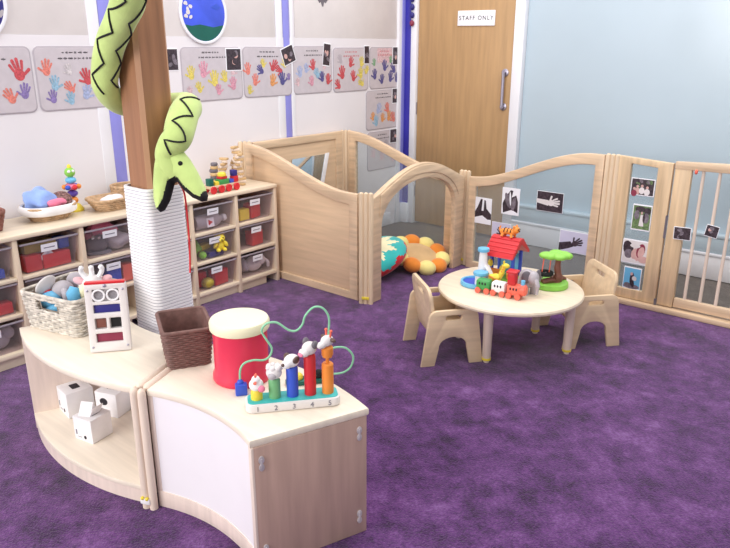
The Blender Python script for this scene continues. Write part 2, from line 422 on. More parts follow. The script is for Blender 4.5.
def sheet(y0, y1, z0, z1, prints, label, seed, tilt=0, title='dark', pinkpatch=False):
    w_, h_ = y1-y0, z1-z0; mb = MB()
    mb.plate([rrect(w_, h_, .03)], .004, .001, 1)
    mb.poly(rrect(w_-.012, h_-.012, .026), .0024, 0)
    if pinkpatch: mb.poly(rrect(w_*.5, h_*.35, .01, -.0, h_*.3), .0026, PI_['lightpink'])
    scribble(mb, -.01, h_*.40, w_*.28, .012, PI_[title], .0028, seed); scribble(mb, 0, h_*.31, w_*.44, .012, PI_[title], .0028, seed+50)
    for i, (u, v, s, r_, c) in enumerate(prints): hand(mb, u*w_*.98, v*h_, s*.74, R(r_), PI_[c], .003+i*.00012, -1 if i % 2 else 1)
    o = mb.build('handprint_sheet', PAINTS, mtx=frame((XA+.0075, (y0+y1)/2, (z0+z1)/2), (0, 1, tilt), (0, -tilt, 1)))
    return tag(o, label, 'poster', 'laminated handprint sheets on the wall')
def prints(rs, n, cols, x0=-.42, x1=.42, v0=-.38, v1=.12, s=.075):
    rnd = random.Random(rs); nx = math.ceil(n/2); out = []
    for i in range(n):
        out.append((x0+(x1-x0)*((i//2)+.5)/nx+rnd.uniform(-.03, .03), (v0 if i % 2 else v1)*.72+rnd.uniform(-.06, .06)-.06, s*rnd.uniform(.85, 1.1), rnd.uniform(-35, 35), cols[i % len(cols)]))
    return out
sheet(1.165, 1.565, 1.065, 1.36, [(.02, .02, .09, 10, 'coral'), (.35, .08, .11, 14, 'red'), (.38, -.22, .08, -10, 'purple'), (.22, -.28, .08, 30, 'coral'), (-.1, -.2, .09, 0, 'red')], 'grey handprint sheet with red and purple hands, cut off by the photo edge', 3)
sheet(1.577, 1.985, 1.065, 1.36, [(-.38, .12, .085, -10, 'coral'), (-.30, -.12, .08, 0, 'skyblue'), (-.34, -.32, .07, 0, 'purple'), (-.10, -.18, .07, 40, 'coral'), (-.12, -.36, .07, 0, 'skyblue'), (.08, -.28, .08, -15, 'babyblue'),
      (.12, -.04, .09, 12, 'red'), (.30, .04, .085, 14, 'red'), (.30, -.22, .075, 10, 'coral'), (.42, -.2, .08, -20, 'red'), (-.1, .1, .06, 10, 'offw')], 'grey handprint sheet with blue and red hands, beside the snake body', 4)
sheet(2.385, 2.815, 1.06, 1.355, [(-.36, -.02, .085, 0, 'yellow'), (-.16, .02, .1, 0, 'pink'), (.02, -.15, .1, 0, 'yellow'), (-.24, -.28, .07, 20, 'yellow'), (.2, -.1, .075, 10, 'yellow'), (.34, .02, .07, -20, 'lightpink'), (.34, -.25, .085, 0, 'pink'), (.08, -.34, .07, 10, 'pink'), (-.4, -.34, .06, 0, 'lightpink')],
      'grey handprint sheet with yellow and pink hands, next to the pole', 5)
sheet(2.826, 3.225, 1.06, 1.355, [(-.42, .02, .08, 0, 'coral'), (-.28, -.2, .08, 0, 'coral'), (-.14, .02, .07, 40, 'navy'), (-.1, .14, .06, 20, 'yellow'), (.1, .08, .085, -40, 'red'), (.08, -.22, .085, -10, 'orange'), (.26, .02, .07, 60, 'red'), (.3, -.2, .09, 10, 'navy'), (.36, .14, .07, 0, 'yellow'), (-.4, -.38, .06, 0, 'yellow'), (.44, -.14, .05, 0, 'purple')],
      'grey handprint sheet with red, orange and navy hands, left of the blue strip', 6, -.01)
sheet(3.24, 3.605, 1.06, 1.36, [(-.34, -.08, .08, 0, 'babyblue'), (-.18, 0, .07, 0, 'babyblue'), (.0, .06, .08, 0, 'red'), (.3, .05, .06, 10, 'lightpink'), (-.04, -.28, .075, 0, 'pink'), (.12, -.12, .08, 30, 'skyblue'), (.24, -.2, .075, 0, 'navy'), (.4, -.26, .08, 0, 'red'), (-.4, -.28, .06, 0, 'lightpink')],
      'grey handprint sheet with pale blue and pink hands, right of the blue strip', 7)
sheet(3.62, 3.995, 1.055, 1.35, [(-.3, .2, .07, 20, 'lamedge'), (-.02, .12, .08, -10, 'red'), (-.26, -.12, .1, 0, 'red'), (.06, -.2, .085, 10, 'red'), (-.36, -.36, .08, 30, 'red'), (.3, .12, .08, 0, 'yellow'), (.28, -.14, .085, 0, 'yellow'), (.32, -.34, .075, 60, 'yellow'), (.44, -.06, .07, -30, 'yellow')],
      'pinkish handprint sheet with red hands and a yellow flower of hands', 8, 0, 'red')
sheet(4.01, 4.36, 1.06, 1.353, [(-.36, .1, .06, 0, 'green'), (.2, .16, .06, 0, 'green'), (-.34, -.2, .085, 0, 'navy'), (0, .0, .09, 10, 'navy'), (-.1, -.32, .08, -10, 'navy'), (.2, -.28, .085, 0, 'navy'), (.32, -.06, .09, 20, 'navy'), (.42, -.3, .08, 0, 'navy')],
      'handprint sheet with dark blue and green hands, in the corner by the door', 9, 0, 'red', True)
sheet(3.97, 4.355, .765, 1.05, [(-.3, -.2, .07, 0, 'orange'), (-.14, -.02, .09, -20, 'babyblue'), (-.2, -.34, .09, 0, 'skyblue'), (.0, -.26, .075, 0, 'orange'), (.16, -.02, .085, 10, 'coral'), (.2, -.24, .085, -10, 'orange'), (.36, -.28, .09, 20, 'coral')],
      'grey handprint sheet with orange and light blue hands, below the top row', 10)
sheet(3.985, 4.355, .46, .75, [(-.3, -.1, .08, 10, 'lightpink'), (-.05, -.2, .08, -10, 'maroon') if False else (-.05, -.2, .08, -10, 'lightpink'), (.2, -.1, .08, 0, 'coral'), (.1, .1, .07, 0, 'lamedge'), (.35, -.3, .08, 0, 'lightpink')],
      'pinkish handprint sheet lowest in the corner, seen over the curved rail', 11)
# small photos pinned at the sheet corners
def snapshot(mb, w_, h_, kind, seed=0):
    """flat picture, materials: 0 card 1 dark 2 mid 3 skin 4 white 5 green 6 lavender 7 blue 8 maroon"""
    rnd = random.Random(seed)
    mb.plate([rrect(w_, h_, .002, n=1)], .002, .0004, 0)
    iw, ih = w_*.92, h_*.90
    base = {'dark': 1, 'family': 1, 'wedding': 5, 'faces': 4, 'blue': 7, 'hand': 6, 'handdark': 1}[kind]
    mb.poly([(-iw/2, -ih/2), (iw/2, -ih/2), (iw/2, ih/2), (-iw/2, ih/2)], .0012, base)
    z = .0014
    def E(cx, cy, a, c, m, r_=0):
        nonlocal z; z += .00006; mb.poly(ell(cx*iw, cy*ih, a*iw, c*ih, 14, r_), z, m)
    if kind == 'dark':
        for k in range(5): E(rnd.uniform(-.3, .3), rnd.uniform(-.3, .3), .16, .14, rnd.choice([2, 2, 3, 1]), k)
    elif kind == 'family':
        for k in range(9): E(rnd.uniform(-.4, .4), rnd.uniform(-.05, .42), .1, .1, rnd.choice([2, 5, 1]), k)
        for (x, y, m) in ((-.22, -.1, 3), (-.02, -.05, 4), (.22, -.12, 4), (-.36, -.25, 8)):
            E(x, y-.18, .13, .22, m); E(x, y+.12, .06, .09, 3)
    elif kind == 'wedding':
        E(-.1, .35, .3, .12, 1); E(.3, .3, .2, .15, 1); E(-.28, .1, .15, .2, 2); E(.25, 0, .18, .22, 2)
        mb.poly([(-.06*iw, .12*ih), (.08*iw, .12*ih), (.16*iw, -.36*ih), (-.12*iw, -.36*ih)], z+.0002, 4); z += .0003
        E(0, .2, .05, .06, 3); E(.14, .0, .07, .2, 1)
    elif kind == 'faces':
        E(-.3, .1, .2, .38, 1, .3); E(-.28, -.12, .16, .22, 2); E(.02, -.12, .2, .3, 3); E(.18, .08, .16, .34, 8, -.2); E(.2, .02, .12, .26, 3, -.2); E(-.05, .28, .2, .1, 4); E(.3, -.3, .2, .16, 3); E(-.2, -.38, .25, .06, 4)
    elif kind == 'blue':
        E(0, -.42, .5, .12, 2); E(.0, -.05, .14, .34, 1); E(.14, -.0, .14, .12, 4, .5); E(-.05, .22, .08, .08, 3); E(.08, -.3, .09, .16, 1); E(-.25, -.34, .2, .1, 2)
    elif kind in ('hand', 'handdark'):
        hand(mb, 0, -.08*ih, min(iw, ih)*.62, R(rnd.uniform(-60, 60)), 1 if kind == 'hand' else 4, z)
SN = ['label', 'photodark', 'photomid', 'skin', 'offw', 'grn', 'lav', 'skyblue', 'maroon']
for (y, z, w_, h_, t, lab) in ((2.335, 1.29, .07, .12, 0, 'small dark photo at the edge of the wooden pole'), (2.755, 1.285, .115, .13, .0, 'small grey photo on the corner of the yellow and pink sheet'),
        (3.20, 1.305, .11, .11, .35, 'small tilted photo overlapping the blue wall strip'), (3.555, 1.305, .07, .15, -.12, 'tall dark photo at the corner of the pale blue handprint sheet'),
        (3.975, 1.30, .055, .13, 0, 'dark photo between the yellow flower sheet and the navy handprint sheet'), (4.315, 1.29, .075, .135, 0, 'dark photo in the corner above the other corner photo'),
        (4.315, 1.0, .075, .115, 0, 'dark red photo on the corner of the orange handprint sheet'), (4.30, .70, .09, .11, 0, 'dark photo on the lowest corner sheet')):
    q = MB(); snapshot(q, w_, h_, 'dark', int(y*100))
    tag(q.build('photo_print', SN, mtx=frame((XA+(.0108 if y > 2.4 else .0065), y, z), (0, 1, t), (0, -t, 1))), lab, 'photo', 'small photos beside the handprint sheets')

# ------------------------------------------------------------------ storage shelving along the left wall
SX0, SX1, ROWS = -3.285, -2.965, (.065, .245, .405, .59)
def storage_unit(y0, label):
    t = thing('storage_shelf', label, 'shelf unit', (0, y0, 0), 0, 'birch tray shelf units along the left wall')
    L_ = .912; cx, dx = (SX0+SX1)/2, SX1-SX0
    MB().box((cx, L_/2, .583), (dx+.016, L_+.004, .022), 0, .006).build('top', 'shelf', t)
    for k in range(4):
        y = (.011, .305, .608, L_-.011)[k]
        MB().box((cx, y, .286), (dx, .022, .572), 0, .003).build('side_panel' if k in (0, 3) else 'divider', 'shelfz', t)
    for a, e in ((.022, .294), (.316, .597), (.619, L_-.022)):
        for z in (.235, .397): MB().box((cx, (a+e)/2, z), (dx-.004, e-a, .016), 0, .003).build('shelf_board', 'shelf', t)
    MB().box((cx, L_/2, .062), (dx-.002, L_-.044, .02), 0, .003).build('bottom_board', 'shelf', t)
    MB().box((SX1-.03, L_/2-.03, .026), (.018, L_-.12, .052), 0, .002).build('plinth', 'shelf', t)
    MB().box((SX0+.006, L_/2, .32), (.008, L_-.044, .52)).build('back_panel', 'shelfz', t)
    return t
storage_unit(.916, 'birch shelf unit of clear trays holding the lined wicker basket')
storage_unit(1.83, 'birch shelf unit of clear trays beside the curved fence panel')
def bin_(y, z, label):
    t = thing('storage_tray', label, 'tray', (SX1-.012, y, z), 0, 'clear plastic trays in the birch shelf units')
    b = MB(); bb = b.bm
    w0, w1, d_, h_ = .112, .128, .28, .136
    lo = [bb.verts.new(p) for p in ((0-.012, -w0, 0), (-d_, -w0, 0), (-d_, w0, 0), (-.012, w0, 0))]
    hi = [bb.verts.new(p) for p in ((0, -w1, h_), (-d_-.006, -w1, h_), (-d_-.006, w1, h_), (0, w1, h_))]
    bb.faces.new(lo)
    for i in range(4): bb.faces.new((lo[i], lo[(i+1) % 4], hi[(i+1) % 4], hi[i]))
    b.build('tray_body', 'bin', t)
    b = MB(); b.tube([(.003, -w1-.003, h_), (-d_-.008, -w1-.003, h_), (-d_-.008, w1+.003, h_), (.003, w1+.003, h_)], .005, 0, 6, True); b.build('rim', 'binrim', t)
    b = MB(); b.box((.0015, -.005, h_-.032), (.002, .074, .034), 0, 0, (0, R(5), 0)); b.box((.003, -.005, h_-.032), (.0008, .05, .004), 1, 0, (0, R(5), 0))
    b.build('label_card', ['label', 'ink'], t)
    return t
YC = {1: 1.075, 2: 1.375, 3: 1.68, 5: 2.285+.0, 6: 2.595}
YC[3] = 1.672; YC[4] = 1.991; YC[5] = 2.285; YC[6] = 2.587
ZR = {1: .4055, 2: .2435, 3: .0725}
TR = {}
names = {(1, 1): 'clear tray cut off by the photo edge, top row', (1, 2): 'clear tray with a red block, cut off by the photo edge', (1, 3): 'clear tray with a grey soft toy, cut off by the photo edge, bottom row',
         (2, 1): 'clear tray of red, olive and blue blocks', (3, 1): 'clear tray with a grey toy shoe', (3, 2): 'clear tray behind the white wicker basket with blue and red pieces', (2, 2): 'clear dark tray directly behind the white wicker basket',
         (4, 1): 'clear tray mostly hidden behind the wrapped pole, top row', (4, 2): 'clear tray mostly hidden behind the wrapped pole, middle row', (4, 3): 'clear tray mostly hidden behind the wrapped pole, bottom row',
         (5, 1): 'clear tray with a plastic bottle in the top row', (5, 2): 'clear tray with a yellow bear in the middle row', (5, 3): 'clear tray with a green ball in the bottom row',
         (6, 1): 'clear tray with a yellow and a red cube', (6, 2): 'clear tray with one red block', (6, 3): 'clear tray with a grey cloth toy'}
for (c_, r_), lab in names.items(): TR[c_, r_] = bin_(YC[c_], ZR[r_], lab)
def inbin(c_, r_, dx, dy, dz=.004): return (SX1-.012-.03-dx, YC[c_]+dy, ZR[r_]+dz)
def block(name, loc, d, m, label, rz=0, rot=None, bev=.004, cat='toy block'):
    o = MB().box((0, 0, d[2]/2), d, 0, bev).build(name, m, loc=loc); o.rotation_euler = rot or (0, 0, rz)
    return tag(o, label, cat)
block('toy_block', inbin(1, 1, .02, .06), (.06, .08, .04), 'blue', 'blue block in the tray cut off at the photo edge, top row')
block('toy_block', inbin(1, 2, .02, .06), (.06, .10, .05), 'red', 'red block in the middle tray cut off at the photo edge')
o = MB().ball((0, 0, .05), (.045, .05, .048)).ball((.02, .035, .075), .03).build('soft_toy', 'f_grey', loc=inbin(1, 3, .05, .045)); tag(o, 'grey soft toy in the bottom tray cut off at the photo edge', 'soft toy')
block('foam_block', inbin(2, 1, .02, -.075), (.07, .075, .072), 'red', 'short red foam block at one end of the block tray', .05)
block('foam_block', inbin(2, 1, .015, .032), (.06, .13, .064), 'red', 'long red foam block at the front of the block tray', .06)
block('foam_block', inbin(2, 1, .05, -.02, .077), (.06, .15, .042), 'olive', 'olive yellow foam bar lying on the red blocks', .04)
block('foam_block', inbin(2, 1, .05, .088, .07), (.06, .05, .05), 'blue', 'blue foam block at the end of the block tray', .1)
dd = MB().box((0, 0, 0), (.004, .056, .056), 0, .001); dd.box((.0025, 0, 0), (.001, .034, .034), 1); dd.box((.003, 0, 0), (.001, .012, .012), 2)
o = dd.build('playing_card', ['label', 'lav', 'maroon'], loc=(SX1-.034, YC[2]-.005, ZR[1]+.055)); o.rotation_euler = (R(42), R(3), 0); tag(o, 'small white diamond card leaning on the red blocks', 'card')
# toy shoe and cloths in the third tray
sh = thing('toy_shoe', 'grey toy shoe with white straps in a clear tray', 'shoe', inbin(3, 1, .045, -.045, .009), R(60)); sh.scale = (1.05, 1.2, 1.35)
q = MB(); q.tube([(-.055, 0, .018), (-.03, 0, .022), (.0, 0, .026), (.03, 0, .034), (.052, 0, .036)], [.012, .024, .03, .032, .02], 0, 16, sq=(1, .9)); q.build('upper', 'darkgrey', sh)
q = MB(); q.prism(ell(0, 0, .068, .032, 24), -.004, .006); q.build('sole', 'ink', sh)
for x in (-.005, .022): MB().box((x, 0, .055), (.012, .055, .006), 0, .002, (0, R(-15), 0)).build('strap', 'white_', sh)
def cloth(name, loc, r_, m, label, seed, cat='cloth'):
    q = MB(); q.ball((0, 0, 0), r_, 0, None, 28, 16)
    rnd = random.Random(seed); ph = [rnd.uniform(0, 6) for _ in range(6)]
    for v in q.bm.verts:
        n_ = v.co.copy(); k = 1+.12*math.sin(n_.x*90+ph[0]+n_.y*40)+.12*math.sin(n_.y*80+ph[1]+n_.z*60)+.08*math.sin(n_.z*110+ph[2]+n_.x*70)
        v.co *= k
    mz = min(v.co.z for v in q.bm.verts)
    for v in q.bm.verts: v.co.z -= mz
    return tag(q.build(name, m, loc=loc), label, cat)
cloth('crumpled_cloth', inbin(3, 1, .085, .02), (.05, .085, .062), 'f_pink', 'pink cloth bunched behind the toy shoe', 3)
cloth('crumpled_cloth', inbin(3, 1, .03, .065), (.045, .055, .04), 'f_grey', 'grey cloth bunched beside the toy shoe', 5)
block('toy_block', inbin(3, 2, .02, .01), (.06, .07, .075), 'blue', 'blue block in the tray behind the white basket')
block('toy_block', inbin(3, 2, .02, .085), (.06, .06, .085), 'coral', 'coral red block in the tray behind the white basket')
# bottle
bt = thing('plastic_bottle', 'clear plastic bottle lying in a tray', 'bottle', inbin(5, 1, .025, 0, .042), 0); bt.scale = (1.2, 1.05, 1.25)
q = MB(); q.lathe([(0, -.09), (.028, -.09), (.032, -.08), (.032, .04), (.024, .065), (.013, .08), (.013, .095)], (0, 0, 0), 0, 20, Matrix.Rotation(-PI/2, 4, 'X')); q.build('body', 'grey', bt)
MB().lathe([(.0, .093), (.016, .093), (.016, .112), (0, .112)], (0, 0, 0), 0, 16, Matrix.Rotation(-PI/2, 4, 'X')).build('cap', 'white_', bt)
q = MB(); q.box((.033, -.012, .0), (.002, .045, .04), 0, 0, (0, R(-8), 0)); q.prism([(-.014, -.013), (.014, 0), (-.014, .013)], 0, .001, 1, Matrix.Translation((.0345, -.012, 0)) @ frame((0, 0, 0), (0, 1, 0), (0, 0, 1)))
q.build('sticker', ['label', 'red'], bt)
def bear(loc, rz, m, label, s=1):
    t = thing('soft_bear', label, 'soft toy', loc, rz)
    q = MB(); q.ball((0, 0, .035*s), (.03*s, .034*s, .038*s)); q.ball((.008*s, 0, .085*s), (.03*s, .036*s, .032*s))
    for sy in (-1, 1):
        q.ball((.0, sy*.028*s, .112*s), .012*s); q.ball((.022*s, sy*.036*s, .045*s), (.013*s, .012*s, .024*s), 0, (sy*.5, 0, 0)); q.ball((.03*s, sy*.022*s, .012*s), (.026*s, .013*s, .013*s))
    q.ball((.036*s, 0, .078*s), (.012*s, .016*s, .012*s)); q.build('body', m, t)
    q = MB()
    for sy in (-1, 1): q.ball((.034*s, sy*.013*s, .092*s), .0045*s)
    q.ball((.048*s, 0, .081*s), .005*s); q.build('eyes_and_nose', 'black', t); return t
bear(inbin(5, 2, -.005, .045, .03), R(-15), 'yellow', 'yellow toy bear in a clear tray', .85)
block('toy_block', inbin(5, 2, .01, .015), (.05, .10, .03), 'navy', 'violet blue block under the yellow bear', .05)
block('toy_block', inbin(5, 2, .06, -.03, .04), (.05, .11, .03), 'yellow', 'yellow bar behind the yellow bear', .25)
cloth('crumpled_cloth', inbin(5, 2, .06, -.08), (.045, .04, .045), 'lime', 'green soft piece beside the yellow bear', 8)
o = MB().ball((0, 0, .022), .022).build('toy_ball', 'lime', loc=inbin(5, 2, .0, -.07)); tag(o, 'small lime ball at the front of the bear tray', 'ball')
block('toy_block', inbin(5, 3, .02, .04), (.06, .10, .085), 'red', 'red cube right of the green ball in the bottom tray', .1)
block('toy_block', inbin(5, 3, .06, -.065), (.06, .07, .085), 'red', 'red cube behind the green ball in the bottom tray', -.1)
o = MB().ball((0, 0, .03), (.034, .036, .03)).build('toy_ball', 'olive', loc=inbin(5, 3, .0, -.05)); tag(o, 'yellow green ball in the bottom tray', 'ball')
block('toy_block', inbin(6, 1, .02, -.062), (.05, .07, .064), 'yellow', 'yellow cube in a top row tray')
block('toy_block', inbin(6, 1, .03, .022), (.06, .085, .085), 'red', 'red cube beside the yellow cube', .2)
block('toy_block', inbin(6, 2, .02, .02), (.06, .09, .085), 'red', 'red block alone in a middle row tray', .1)
el = thing('cloth_elephant', 'grey cloth elephant in a bottom row tray', 'soft toy', inbin(6, 3, .03, 0))
q = MB(); q.ball((0, .01, .05), (.04, .06, .045)); q.ball((.02, .05, .07), (.03, .03, .032)); q.tube(catmull([(.03, .07, .07), (.04, .09, .05), (.03, .1, .02)], 4), .01); q.build('body', 'f_offw', el)
MB().ball((.03, .02, .075), (.008, .03, .035), 0, (.3, 0, .2)).build('ear', 'f_grey', el)
cloth('crumpled_cloth', inbin(6, 3, .05, -.07), (.05, .035, .05), 'f_grey', 'grey cloth beside the cloth elephant', 9)

# ------------------------------------------------------------------ baskets
def loop(rw, rd, r_, n=72):
    base = rrect(rw, rd, r_, n=6); L_ = []; tot = 0; pts = base+[base[0]]
    seg = [math.dist(a, c) for a, c in zip(pts, pts[1:])]; tot = sum(seg); out = []
    k, acc = 0, 0
    for i in range(n):
        d_ = tot*i/n
        while acc+seg[k] < d_: acc += seg[k]; k += 1
        t = (d_-acc)/seg[k]; a, c = pts[k], pts[k+1]
        out.append((a[0]+(c[0]-a[0])*t, a[1]+(c[1]-a[1])*t, math.atan2(c[0]-a[0], -(c[1]-a[1]))))
    return out
def woven(t, w0, d0, w1, d1, h, rows, m_weave, m_line, hole=None, rc=.02, amp=.0025, n=72, thick=1.0):
    """basket side walls of woven strands, liner and rim; hole=(x half width, z0, z1) on the front (-y) side"""
    q = MB(); sr = h/rows/2*1.08*thick
    for k in range(rows):
        f = (k+.5)/rows; z = h*f; lp = loop(w0+(w1-w0)*f, d0+(d1-d0)*f, rc, n)
        pts = []
        for i, (x, y, a) in enumerate(lp):
            o_ = amp*(1 if (i//2+k) % 2 else -1); pts.append((x+math.sin(a)*0+o_*math.cos(math.atan2(y/d0, x/w0)), y+o_*math.sin(math.atan2(y/d0, x/w0)), z))
        if hole and hole[1] < z < hole[2]:
            run = [p for p in pts]; s_ = next(i for i, p in enumerate(run) if p[1] < 0 and abs(p[0]) < hole[0])
            idx = [i for i, p in enumerate(run) if not (p[1] < 0 and abs(p[0]) < hole[0])]
            # order so that the open run starts after the hole
            start = next(i for i in idx if (i-1) % n not in idx)
            run = [run[(start+j) % n] for j in range(len(idx))]
            q.tube(run, sr, 0, 6)
        else: q.tube(pts, sr, 0, 6, True)
    q.build('woven_side', m_weave, t, 60)
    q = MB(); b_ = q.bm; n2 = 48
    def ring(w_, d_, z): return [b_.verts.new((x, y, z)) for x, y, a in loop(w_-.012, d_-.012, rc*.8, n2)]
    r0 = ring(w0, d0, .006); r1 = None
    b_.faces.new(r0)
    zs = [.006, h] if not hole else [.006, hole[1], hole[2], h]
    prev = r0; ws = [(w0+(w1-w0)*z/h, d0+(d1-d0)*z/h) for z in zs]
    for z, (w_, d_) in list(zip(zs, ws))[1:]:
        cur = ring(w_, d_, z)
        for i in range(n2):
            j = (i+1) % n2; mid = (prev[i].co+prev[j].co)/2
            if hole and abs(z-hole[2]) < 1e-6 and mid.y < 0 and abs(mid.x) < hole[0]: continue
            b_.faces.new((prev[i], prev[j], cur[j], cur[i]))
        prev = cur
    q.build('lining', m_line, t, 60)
    q = MB(); q.tube([(x, y, h) for x, y, a in loop(w1, d1, rc, 48)], .0065, 0, 8, True); q.build('rim', m_weave, t, 60)
wb = thing('wicker_basket', 'white rectangular wicker basket with a handle hole, holding soft toys', 'basket', (-2.293, 1.122, .4065), R(13))
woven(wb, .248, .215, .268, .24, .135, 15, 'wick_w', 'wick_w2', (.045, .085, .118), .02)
db = thing('wicker_basket', 'dark brown square woven basket beside the red drum', 'basket', (-1.745, 1.194, .4065), R(61))
woven(db, .126, .165, .150, .198, .126, 17, 'wick_d', 'wick_d', None, .015, .0015)
o = MB().ball((0, 0, 0), (.05, .035, .02)).build('toy_bag', 'f_red', loc=(-1.74, 1.205, .445)); tag(o, 'red cloth piece lying inside the dark brown basket', 'cloth')
b1 = thing('wicker_basket', 'round brown wicker basket cut off by the photo edge', 'basket', (-3.14, 1.155, .594), 0)
woven(b1, .17, .17, .205, .205, .085, 9, 'wick_b', 'wick_b', None, .085, .002)
b2 = thing('wicker_basket', 'oval tan wicker basket with a white cloth lining and blue plush', 'basket', (-3.155, 1.475, .594), R(90))
woven(b2, .155, .12, .225, .175, .062, 6, 'wick_t', 'wick_t', None, .06, .002)
q = MB()
q.tube([(x, y, .05) for x, y, a in loop(.235, .185, .09, 48)], .017, 0, 10, True, (1.25, .7)); q.build('cloth_liner', 'f_white_', b2)
cloth('soft_toy', (-3.16, 1.435, .628), (.06, .07, .052), 'f_babyblue', 'fluffy pale blue plush in the lined basket', 11, 'soft toy')
o = MB().ball((0, 0, 0), (.045, .05, .042)).build('patterned_ball', mat('patterned_cloth', (150, 112, 108), .9, .5, 90), loc=(-3.14, 1.535, .672)); tag(o, 'brown and cream patterned cloth ball in the lined basket', 'ball')
cloth('crumpled_cloth', (-3.105, 1.495, .645), (.03, .05, .02), 'f_pink', 'pink cloth peeking out of the lined basket', 13)
b3 = thing('wicker_basket', 'shallow tan wicker basket holding white cloth', 'basket', (-3.115, 1.765, .594), R(90))
woven(b3, .13, .105, .20, .16, .056, 5, 'wick_t', 'wick_t', None, .05, .002)
cloth('crumpled_cloth', (-3.12, 1.79, .618), (.045, .055, .02), 'f_white_', 'white cloth in the shallow tan basket', 15)
b4 = thing('wicker_basket', 'small round tan basket partly hidden behind the wooden pole', 'basket', (-3.2, 1.915, .594), 0)
woven(b4, .13, .13, .145, .145, .085, 8, 'wick_t', 'wick_t', None, .064, .002)
# stacking rattle tower
st = thing('stacking_bug_toy', 'tall toy of stacked coloured beads with a green bug head on a yellow foot', 'toy', (-3.215, 1.632, .594), R(0))
MB().lathe([(0, 0), (.045, 0), (.046, .008), (.03, .03), (.018, .036), (0, .036)], (0, 0, 0), 0, 24).build('foot', 'yellow', st)
for z, r_, h_, m in ((.052, .024, .018, 'orange'), (.085, .026, .017, 'purple'), (.118, .028, .017, 'pink'), (.15, .026, .017, 'skyblue')): MB().ball((0, 0, z), (r_, r_, h_), 0).build('bead', m, st)
q = MB()
for a in range(6): q.ball((.032*math.cos(a*PI/3), .032*math.sin(a*PI/3), .118), .0125, a % 3)
q.build('side_bead', ['red', 'orange', 'blue'], st)
MB().ball((0, 0, .188), (.025, .025, .024)).build('head', 'lime', st)
q = MB()
for sy in (-1, 1): q.ball((.02, sy*.01-.004, .195), .0075)
q.build('eye', 'white_', st)
MB().ball((0, 0, .213), (.010, .010, .014)).build('cap', 'yellow', st)

# ------------------------------------------------------------------ wooden toys at the end of the shelf
tr = thing('wooden_train', 'wooden train with red wheels and coloured blocks on the shelf', 'toy train', (-3.03, 2.40, .594), R(90))
MB().box((0, 0, .034), (.205, .05, .016), 0, .003).build('chassis', 'beechx', tr)
for x in (-.085, -.03, .02, .075):
    for y in (-.031, .031): MB().lathe([(0, -.006), (.018, -.006), (.021, -.003), (.021, .003), (.018, .006), (0, .006)], (x, y, .021), 0, 20, Matrix.Rotation(PI/2, 4, 'X')).build('wheel', 'red', tr)
def onchassis(n_, x, z, d_, m, lab): return block(n_, (-3.03, 2.40+x, .594+.042+z), d_, m, lab, R(90), None, .003)
onchassis('toy_block', -.085, 0, (.03, .035, .04), 'darkgreen', 'dark green block at the snake end of the wooden train')
onchassis('toy_block', -.045, 0, (.03, .035, .02), 'yellow', 'small yellow block low on the wooden train')
onchassis('toy_block', .0, 0, (.07, .04, .028), 'green', 'green block on the middle of the wooden train')
onchassis('toy_block', .055, 0, (.03, .035, .02), 'blue', 'flat blue block on the wooden train')
onchassis('toy_block', .085, 0, (.034, .035, .034), 'red', 'red block at the fence end of the wooden train')
onchassis('toy_block', .083, .0345, (.03, .032, .032), 'navy', 'navy block standing on the red train block')
onchassis('toy_block', .0, .0285, (.045, .04, .015), 'red', 'red disc block stacked on the green train block')
o = MB().lathe([(0, 0), (.024, 0), (.024, .012), (.016, .02), (0, .02)], (0, 0, 0), 0, 20).build('toy_block', 'yellow', loc=(-3.03, 2.40, .6805)); tag(o, 'round yellow piece stacked on the train', 'toy block')
pg = thing('peg_figure', 'stack of grey wooden rings behind the wooden train', 'toy', (-3.12, 2.42, .594))
for i, r_ in enumerate((.03, .03, .028, .026, .026, .024, .022, .02)): MB().lathe([(0, 0), (r_-.003, 0), (r_, .005), (r_, .013), (r_-.003, .018), (0, .018)], (.003*math.sin(i*2), .003*math.cos(i*2), i*.0185), 0, 20).build('ring', 'darkgrey' if i % 2 else 'tan', pg)
k = 0
for cx, cy, n_, lab in ((-3.10, 2.585, 13, 'twisting tower of pale wooden slices nearest the shelf front'), (-3.17, 2.615, 15, 'taller tower of pale wooden slices against the fence panel'), (-3.18, 2.53, 11, 'tower of wooden slices behind the train')):
    tw = thing('wooden_slice_tower', lab, 'toy', (cx, cy, .594), 0)
    for i in range(n_):
        a = i*.55+k; MB().box((.010*math.cos(a), .010*math.sin(a), .007+i*.0142), (.05, .026, .0135), 0, .003, (0, 0, a*1.3)).build('slice', 'rod' if i % 2 else 'tan', tw)
    k += 1

# ------------------------------------------------------------------ wooden pole, card wrap and plush snake
PX0, PX1, PY0, PY1 = -2.215, -2.085, 1.335, 1.465
q = MB(); ch = .014
poly = [(PX0+ch, PY0), (PX1-ch, PY0), (PX1, PY0+ch), (PX1, PY1-ch), (PX1-ch, PY1), (PX0+ch, PY1), (PX0, PY1-ch), (PX0, PY0+ch)]
q.prism(poly, 0, 2.62)
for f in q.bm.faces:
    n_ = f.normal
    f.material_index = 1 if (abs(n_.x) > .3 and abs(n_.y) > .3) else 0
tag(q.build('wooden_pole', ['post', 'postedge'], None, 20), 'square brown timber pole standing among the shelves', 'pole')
q = MB(); bb = q.bm; prev = None; ztop = .888
cxp, cyp = (PX0+PX1)/2-.007, (PY0+PY1)/2-.002; zl = []
for k in range(74):
    z = k*.012; zl += [(z, 0, 1), (z+.0014, -.0022, 1), (z+.0028, 0, 1), (z+.0074, .0010, 0)]
zl.append((ztop, 0, 0))
